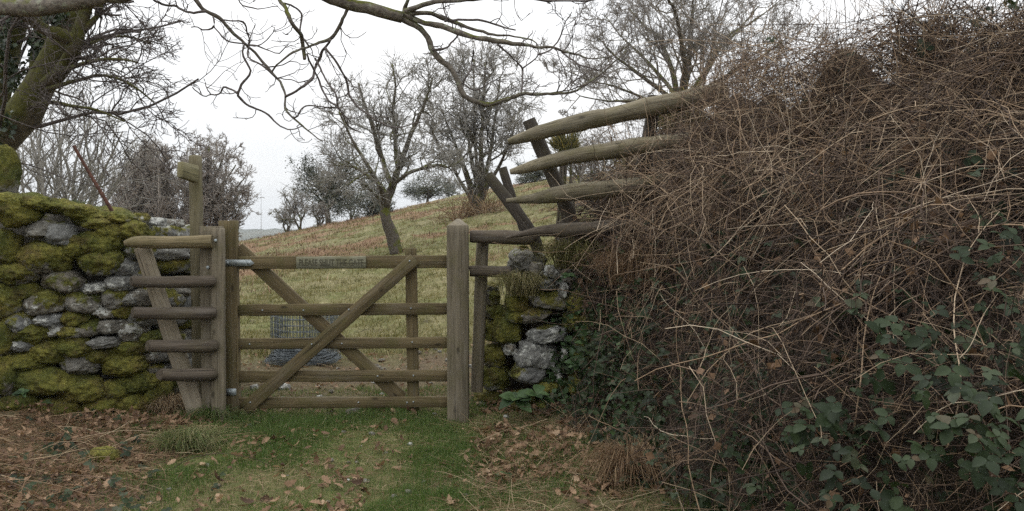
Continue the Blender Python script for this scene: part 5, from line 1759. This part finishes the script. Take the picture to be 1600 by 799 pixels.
fg = MB()
K = 90000
x, y = rs.uniform(-1, 1, K), 7 + 19 * rs.uniform(0, 1, K) ** 1.5
x = (x * .36 - .12) * y
g, f, b = zone(x, y)
keep = (rs.uniform(0, 1, K) < .85 * np.maximum(f, .35 * g)) & (b < .6)
x, y = x[keep], y[keep]
K = len(x)
pt = fbm(np.c_[x * .9, y * .9, x * 0], 3, 65)
blades(fg, x, y, rs.uniform(.02, .065, K) * (1 + .5 * pt), rs.uniform(.004, .009, K) * (y / 14) ** .5, rs, np.clip(rs.uniform(0, 1, K) * .75 + .2 * pt + .05, 0, 1), lean=.6)
tag(fg.build("field_grass", M['fieldgrass']), kind='stuff')

tf = MB()
K = 4800
ty = 9 + 45 * rs.uniform(0, 1, K) ** 1.4
tx = (rs.uniform(-1, 1, K) * .30 - .14) * ty
sz = rs.uniform(.05, .22, K)
n_ = 26
x = np.repeat(tx, n_) + rs.normal(0, 1, K * n_) * np.repeat(sz, n_)
y = np.repeat(ty, n_) + rs.normal(0, 1, K * n_) * np.repeat(sz, n_)
tone = np.repeat(rs.uniform(0, .8, K), n_)
blades(tf, x, y, rs.uniform(.03, .12, K * n_) * np.repeat(.5 + 3 * sz, n_), rs.uniform(.006, .012, K * n_) * np.sqrt(y / 14), rs, np.clip(tone + rs.normal(0, .12, K * n_), 0, 1), lean=.8)
tag(tf.build("rank_grass", M['fieldgrass']), kind='stuff')

# bracken beaten down on the slope
bm = MB()
K = 45000
y = 12 + 50 * rs.uniform(0, 1, K) ** 1.3
x = (rs.uniform(-1, 1, K) * .26 - .16) * y
g, f, b = zone(x, y)
keep = rs.uniform(0, 1, K) < b * .75
x, y = x[keep], y[keep]
K = len(x)
blades(bm, x, y, rs.uniform(.06, .24, K), rs.uniform(.008, .022, K) * (y / 25) ** .5, rs, rs.uniform(0, 1, K), lean=.9)
tag(bm.build("bracken", M['bracken']), kind='stuff')


# fallen oak leaves
def oak_leaves(mb, x, y, size, rs, rnd, zoff=.022):
    K = len(x)
    z = gh(x, y) + zoff * rs.uniform(.2, 1.6, K)
    prof = [(0, .03), (.12, .10), (.24, .22), (.33, .13), (.45, .30), (.56, .17), (.68, .29), (.78, .16), (.90, .15), (1, .02)]
    nr = norm(np.stack([rs.normal(0, .6, K), rs.normal(-.12, .6, K), np.ones(K)], 1))
    a = norm(np.cross(nr, rs.normal(size=(K, 3))))
    s = np.cross(nr, a)
    L = size[:, None]
    curl = rs.uniform(-.9, 1.6, K)[:, None]
    cup = rs.uniform(-.2, .8, K)[:, None]
    o = np.stack([x, y, z], 1)
    cols = []
    for (tx, wy) in prof:
        cen = o + a * L * (tx - .5) + nr * L * curl * (tx - .5) ** 2
        cols += [cen, cen + s * L * wy + nr * L * cup * wy * .8, cen - s * L * wy + nr * L * cup * wy * .8]
    vv = np.stack(cols, 1)
    n_ = len(prof)
    q_ = []
    for i_ in range(n_ - 1):
        c0, c1 = i_ * 3, i_ * 3 + 3
        q_ += [(c0, c1, c1 + 1, c0 + 1), (c0, c0 + 2, c1 + 2, c1)]
    qq = (np.arange(K)[:, None, None] * (n_ * 3) + np.array(q_)[None]).reshape(-1, 4)
    mb.add(vv.reshape(-1, 3), q=qq, rnd=np.repeat(rnd, n_ * 3))


ol = MB()
K = 24000
x, y = rs.uniform(-2.9, 1.2, K), rs.uniform(3.8, 6.9, K)
nn = fbm(np.c_[x * 1.9, y * 1.3, x * 0], 3, 81)
dens = .05 + .95 * np.exp(-((x + .62 - .22 * (y - 5)) / .15) ** 2) + .6 * np.exp(-((x + .12 + .1 * (y - 5)) / .26) ** 2) + .55 * np.exp(-((x - .25) / .3) ** 2) + .28 * np.exp(-((x + .85) / .35) ** 2) * smooth(5.4, 4.4, y) + .55 * smooth(-1.95, -2.4, x) + .22 * np.exp(-((x + 1.6) / .2) ** 2) * smooth(5.0, 5.5, y)
keep = rs.uniform(0, 1, K) < dens * smooth(-.5, .4, nn) * .85
x, y = x[keep], y[keep]
z_ = rs.uniform(0, 1, len(x))
oak_leaves(ol, x, y, rs.uniform(.022, .060, len(x)) * rs.choice([1, 1, 1.45], len(x)), rs, np.clip(rs.beta(1.5, 1.7, len(x)), 0, 1))
K = 2300
x, y = rs.uniform(-3.4, -1.85, K), rs.uniform(3.8, 6.0, K)
keep = rs.uniform(0, 1, K) < smooth(-1.85, -2.3, x) * smooth(-.9, .3, fbm(np.c_[x * 3, y * 3, x * 0], 2, 88))
oak_leaves(ol, x[keep], y[keep], rs.uniform(.02, .05, keep.sum()), rs, np.clip(rs.beta(1.5, 3.0, keep.sum()), 0, 1), .05)
K = 1500
x, y = rs.uniform(-3.2, .9, K), rs.uniform(6.5, 9.5, K)
keep = rs.uniform(0, 1, K) < .5
oak_leaves(ol, x[keep], y[keep], rs.uniform(.03, .06, keep.sum()), rs, rs.uniform(.1, .9, keep.sum()))
tag(ol.build("fallen_leaves", M['deadleaf']), kind='stuff')

# dead stalks and bracken litter on the left bank, under the hedge and among the grass
sk = MB()


def stalks(x, y, L, r, flat, tone, n=5, lift=.02):
    K = len(x)
    z = gh(x, y) + rs.uniform(0, lift, K)
    az = rs.uniform(0, 2 * math.pi, K)
    d = norm(np.stack([np.cos(az), np.sin(az) * .8, np.abs(rs.normal(0, flat, K))], 1))
    p = np.zeros((K, n, 3))
    p[:, 0] = np.stack([x, y, z], 1)
    for i_ in range(1, n):
        d = norm(d + rs.normal(size=(K, 3)) * .12 - [0, 0, .05])
        p[:, i_] = p[:, i_ - 1] + d * (L / (n - 1))[:, None]
    p[:, :, 2] = np.maximum(p[:, :, 2], gh(p[:, :, 0].ravel(), p[:, :, 1].ravel()).reshape(K, n) + .003)
    tubes(sk, p, r[:, None] * np.linspace(1, .6, n)[None], k=4, rnd=rs.uniform(*tone, K), cap=False)


K = 330
stalks(rs.uniform(-3.3, -1.95, K), rs.uniform(3.7, 5.8, K), rs.uniform(.10, .45, K), rs.uniform(.0010, .0026, K), .14, (.3, 1), lift=.05)
K = 5200
stalks(rs.uniform(-3.3, -1.95, K), rs.uniform(3.8, 5.95, K), rs.uniform(.03, .14, K), rs.uniform(.0008, .0018, K), .25, (0, .7), lift=.03)
K = 1800
stalks(rs.uniform(-.3, 1.3, K), rs.uniform(3.9, 6.1, K), rs.uniform(.05, .30, K), rs.uniform(.0007, .0018, K), .3, (.1, 1))
K = 4200
stalks(rs.uniform(-2.0, .2, K), rs.uniform(3.9, 6.6, K), rs.uniform(.03, .11, K), rs.uniform(.0006, .0012, K), .15, (.3, 1))
K = 1200
stalks(rs.uniform(-3.0, 1.0, K), rs.uniform(6.6, 9.5, K), rs.uniform(.05, .2, K), rs.uniform(.001, .002, K), .15, (.0, .8))
tag(sk.build("litter", M['straw']), kind='stuff')


# pebbles and clods trodden into the gateway
pb = MB()
v0_, q0_ = CS[10]
for _ in range(90):
    x_, y_ = rs.uniform(-1.9, .1), rs.uniform(4.2, 9.0)
    r_ = rs.uniform(.006, .022) * (1.6 if y_ > 6.6 else 1)
    p_ = norm(v0_) * r_ * np.array([1, 1, .65]) * (1 + .25 * fbm(norm(v0_) * 2 + x_ * 9, 2, 4))[:, None] + [x_, y_, float(gh([x_], [y_])[0]) + r_ * .2]
    pb.add(p_, q=q0_, moss=0, lichen=rs.uniform(0, .6), rnd=rs.uniform(0, .6))
tag(pb.build("gravel", M['stone']), kind='stuff')


# tussocks
def tussock(px, py, hpx, K, label, mat, tone, spread=1.0, Y=None, z=None):
    Y = Y or 1.36 * F / (py - 365)
    x0 = (px - 800) / F * Y
    k = Y / F
    mb = MB()
    r_ = np.abs(rs.normal(0, hpx * k * .35 * spread, K))
    az = rs.uniform(0, 2 * math.pi, K)
    x, y = x0 + r_ * np.cos(az), Y + r_ * np.sin(az) * .7
    h = rs.uniform(.5, 1.1, K) * hpx * k
    zz = gh(x, y) - .01 if z is None else np.full(K, z)
    # blades arch outward from the heart
    d = norm(np.stack([np.cos(az), np.sin(az) * .8, np.zeros(K)], 1) + rs.normal(size=(K, 3)) * [.5, .5, 0])
    p0 = np.stack([x, y, zz], 1)
    H_ = h[:, None]
    le = rs.uniform(.15, 1.0, K)[:, None] * .9
    p1 = p0 + [0, 0, 1] * H_ * .6 + d * H_ * le * .35
    p2 = p0 + [0, 0, 1] * H_ * (.95 - .35 * le) + d * H_ * le * .85
    p3 = p0 + [0, 0, 1] * H_ * (1.0 - .85 * le) + d * H_ * le * 1.25
    tubes(mb, np.stack([p0, p1, p2, p3], 1), np.tile([.0016, .0014, .0011, .0006], (K, 1)), k=3, rnd=rs.uniform(*tone, K), cap=False)
    o = mb.build("grass_tussock", M[mat])
    tag(o, label, "grass tuft", "grass tussocks")
    return o


tussock(287, 715, 48, 900, "pale yellow green grass tussock at the foot of the mossy wall", 'grass', (.55, 1.0), 1.3)
tussock(985, 775, 80, 700, "brown wispy grass tussock at lower right before the brambles", 'straw', (.15, .75), .9)
tussock(262, 660, 36, 500, "small straw coloured tuft beside the wall end and plank", 'straw', (.45, 1.0), 1.2)
tussock(225, 640, 40, 600, "rough grass clump growing against the foot of the mossy wall", 'grass', (.4, 1.0), 1.3)
tussock(330, 668, 30, 420, "short green clump at the foot of the hanging post", 'grass', (.2, .9), 1.4)
tussock(815, 462, 44, 500, "green tuft with hanging dry blades on the right wall end", 'fieldgrass', (.0, .95), 1.0, Y=6.30, z=P(815, 462, 6.3)[2])
tussock(900, 415, 56, 900, "green grass clump on the bank top above the right wall end", 'fieldgrass', (.0, .6), 1.1, Y=6.30, z=P(900, 420, 6.3)[2])
tussock(1000, 440, 70, 500, "dry brown clump low on the bank under the pole fence", 'straw', (.1, .7), 1.2, Y=5.85, z=P(1000, 445, 5.85)[2])
tussock(100, 322, 17, 420, "short green turf tuft on top of the mossy wall", 'grass', (.3, 1.0), 2.4, Y=6.35, z=P(100, 326, 6.3)[2])


# broad-leaved herbs
def rosette(px, py, Y, nl, Lpx, label, seed, z=None, up=.35):
    rs2 = np.random.default_rng(seed)
    k = Y / F
    c = P(px, py, Y)
    mb = MB()
    prof = [(0, .05), (.15, .10), (.35, .26), (.55, .30), (.75, .22), (.9, .10), (1, .0)]
    for i_ in range(int(nl * 1.5)):
        az = rs2.uniform(0, 2 * math.pi)
        d = norm(np.array([[math.cos(az), math.sin(az) * .7 - .35, rs2.uniform(-.2, up * 2)]]))[0]
        nr = norm((np.array([0, -.5, .9]) + rs2.normal(size=3) * .25)[None])[0]
        nr = norm((nr - d * (nr @ d))[None])[0]
        s_ = np.cross(nr, d)
        L = Lpx * .68 * k * rs2.uniform(.5, 1.15)
        vv = []
        for (tx, wy) in prof:
            cen = c + d * L * tx - np.array([0, 0, 1]) * L * .35 * tx * tx
            vv += [cen, cen + s_ * L * wy + nr * L * wy * .3, cen - s_ * L * wy + nr * L * wy * .3]
        q_ = []
        for j_ in range(len(prof) - 1):
            c0, c1 = j_ * 3, j_ * 3 + 3
            q_ += [(c0, c1, c1 + 1, c0 + 1), (c0, c0 + 2, c1 + 2, c1)]
        mb.add(np.array(vv), q=np.array(q_), rnd=rs2.uniform(0, 1))
    o = mb.build("foxglove", M['herb'])
    tag(o, label, "plant", "broad leaved plants on the right wall")


rosette(806, 625, 6.12, 10, 52, "large leaved foxglove at the foot of the right wall by the post", 1)
rosette(838, 618, 6.08, 8, 44, "second foxglove at the wall foot, under the mossy stone", 2)
rosette(902, 568, 6.0, 12, 34, "bright foxglove rosette beside the white lichened stones", 3)
rosette(888, 432, 6.15, 14, 22, "small green rosette among pale stones on the wall top", 4)
rosette(790, 745, 4.95, 10, 26, "small dark leafy plant in the fallen leaves at lower right", 5)
rosette(312, 738, 5.0, 8, 22, "small dark leafy plant in grass at lower left", 6)
rosette(35, 615, 5.75, 12, 20, "small ferny green plant at the foot of the mossy wall", 7)

# bramble runners on the left bank
rr_ = thing("bramble_sprig", (-2.3, 4.3, .15), "low bramble runners with dusky leaves across the lower left litter", "plant")
mb, mc = MB(), MB()
for (x, y, c_) in ((40, 735, 6), (120, 660, 4), (95, 770, 6), (205, 770, 5), (250, 610, 2), (160, 640, 3), (20, 660, 4), (60, 640, 4), (130, 700, 5), (210, 700, 4), (30, 780, 6), (150, 750, 5), (90, 690, 4), (300, 740, 3), (180, 790, 6), (235, 730, 3), (60, 700, 3)):
    for _ in range(c_):
        a, b2 = x + rs.normal(0, 26), y + rs.normal(0, 16)
        Yg = 1.28 * F / (b2 + 6 - 365)
        xg = (a - 800) / F * Yg
        pos = np.array([[xg, Yg, float(gh([xg], [Yg])[0]) + rs.uniform(.02, .08)]])
        bramble_leaves(mb, pos, norm(rs.normal(size=(1, 3))), rs.uniform(.03, .05, 1), rs, np.clip(rs.normal(.6, .2, 1), 0, 1))
for _ in range(12):
    x0, y0 = rs.uniform(-2.8, -1.9), rs.uniform(4.0, 5.3)
    az = rs.uniform(-.6, .6)
    L = rs.uniform(.4, .9)
    t_ = np.linspace(0, 1, 10)
    xx, yy = x0 + np.cos(az) * L * t_, y0 + np.sin(az) * L * t_
    p = np.c_[xx, yy, gh(xx, yy) + .01 + .10 * np.sin(math.pi * t_)]
    tubes(mc, p[None], np.linspace(.0022, .0012, 10)[None], k=5, rnd=rs.uniform(.2, .95, 1))
tag(mb.build("leaves", M['bleaf'], rr_), kind='stuff')
tag(mc.build("runners", M['cane'], rr_), kind='stuff')
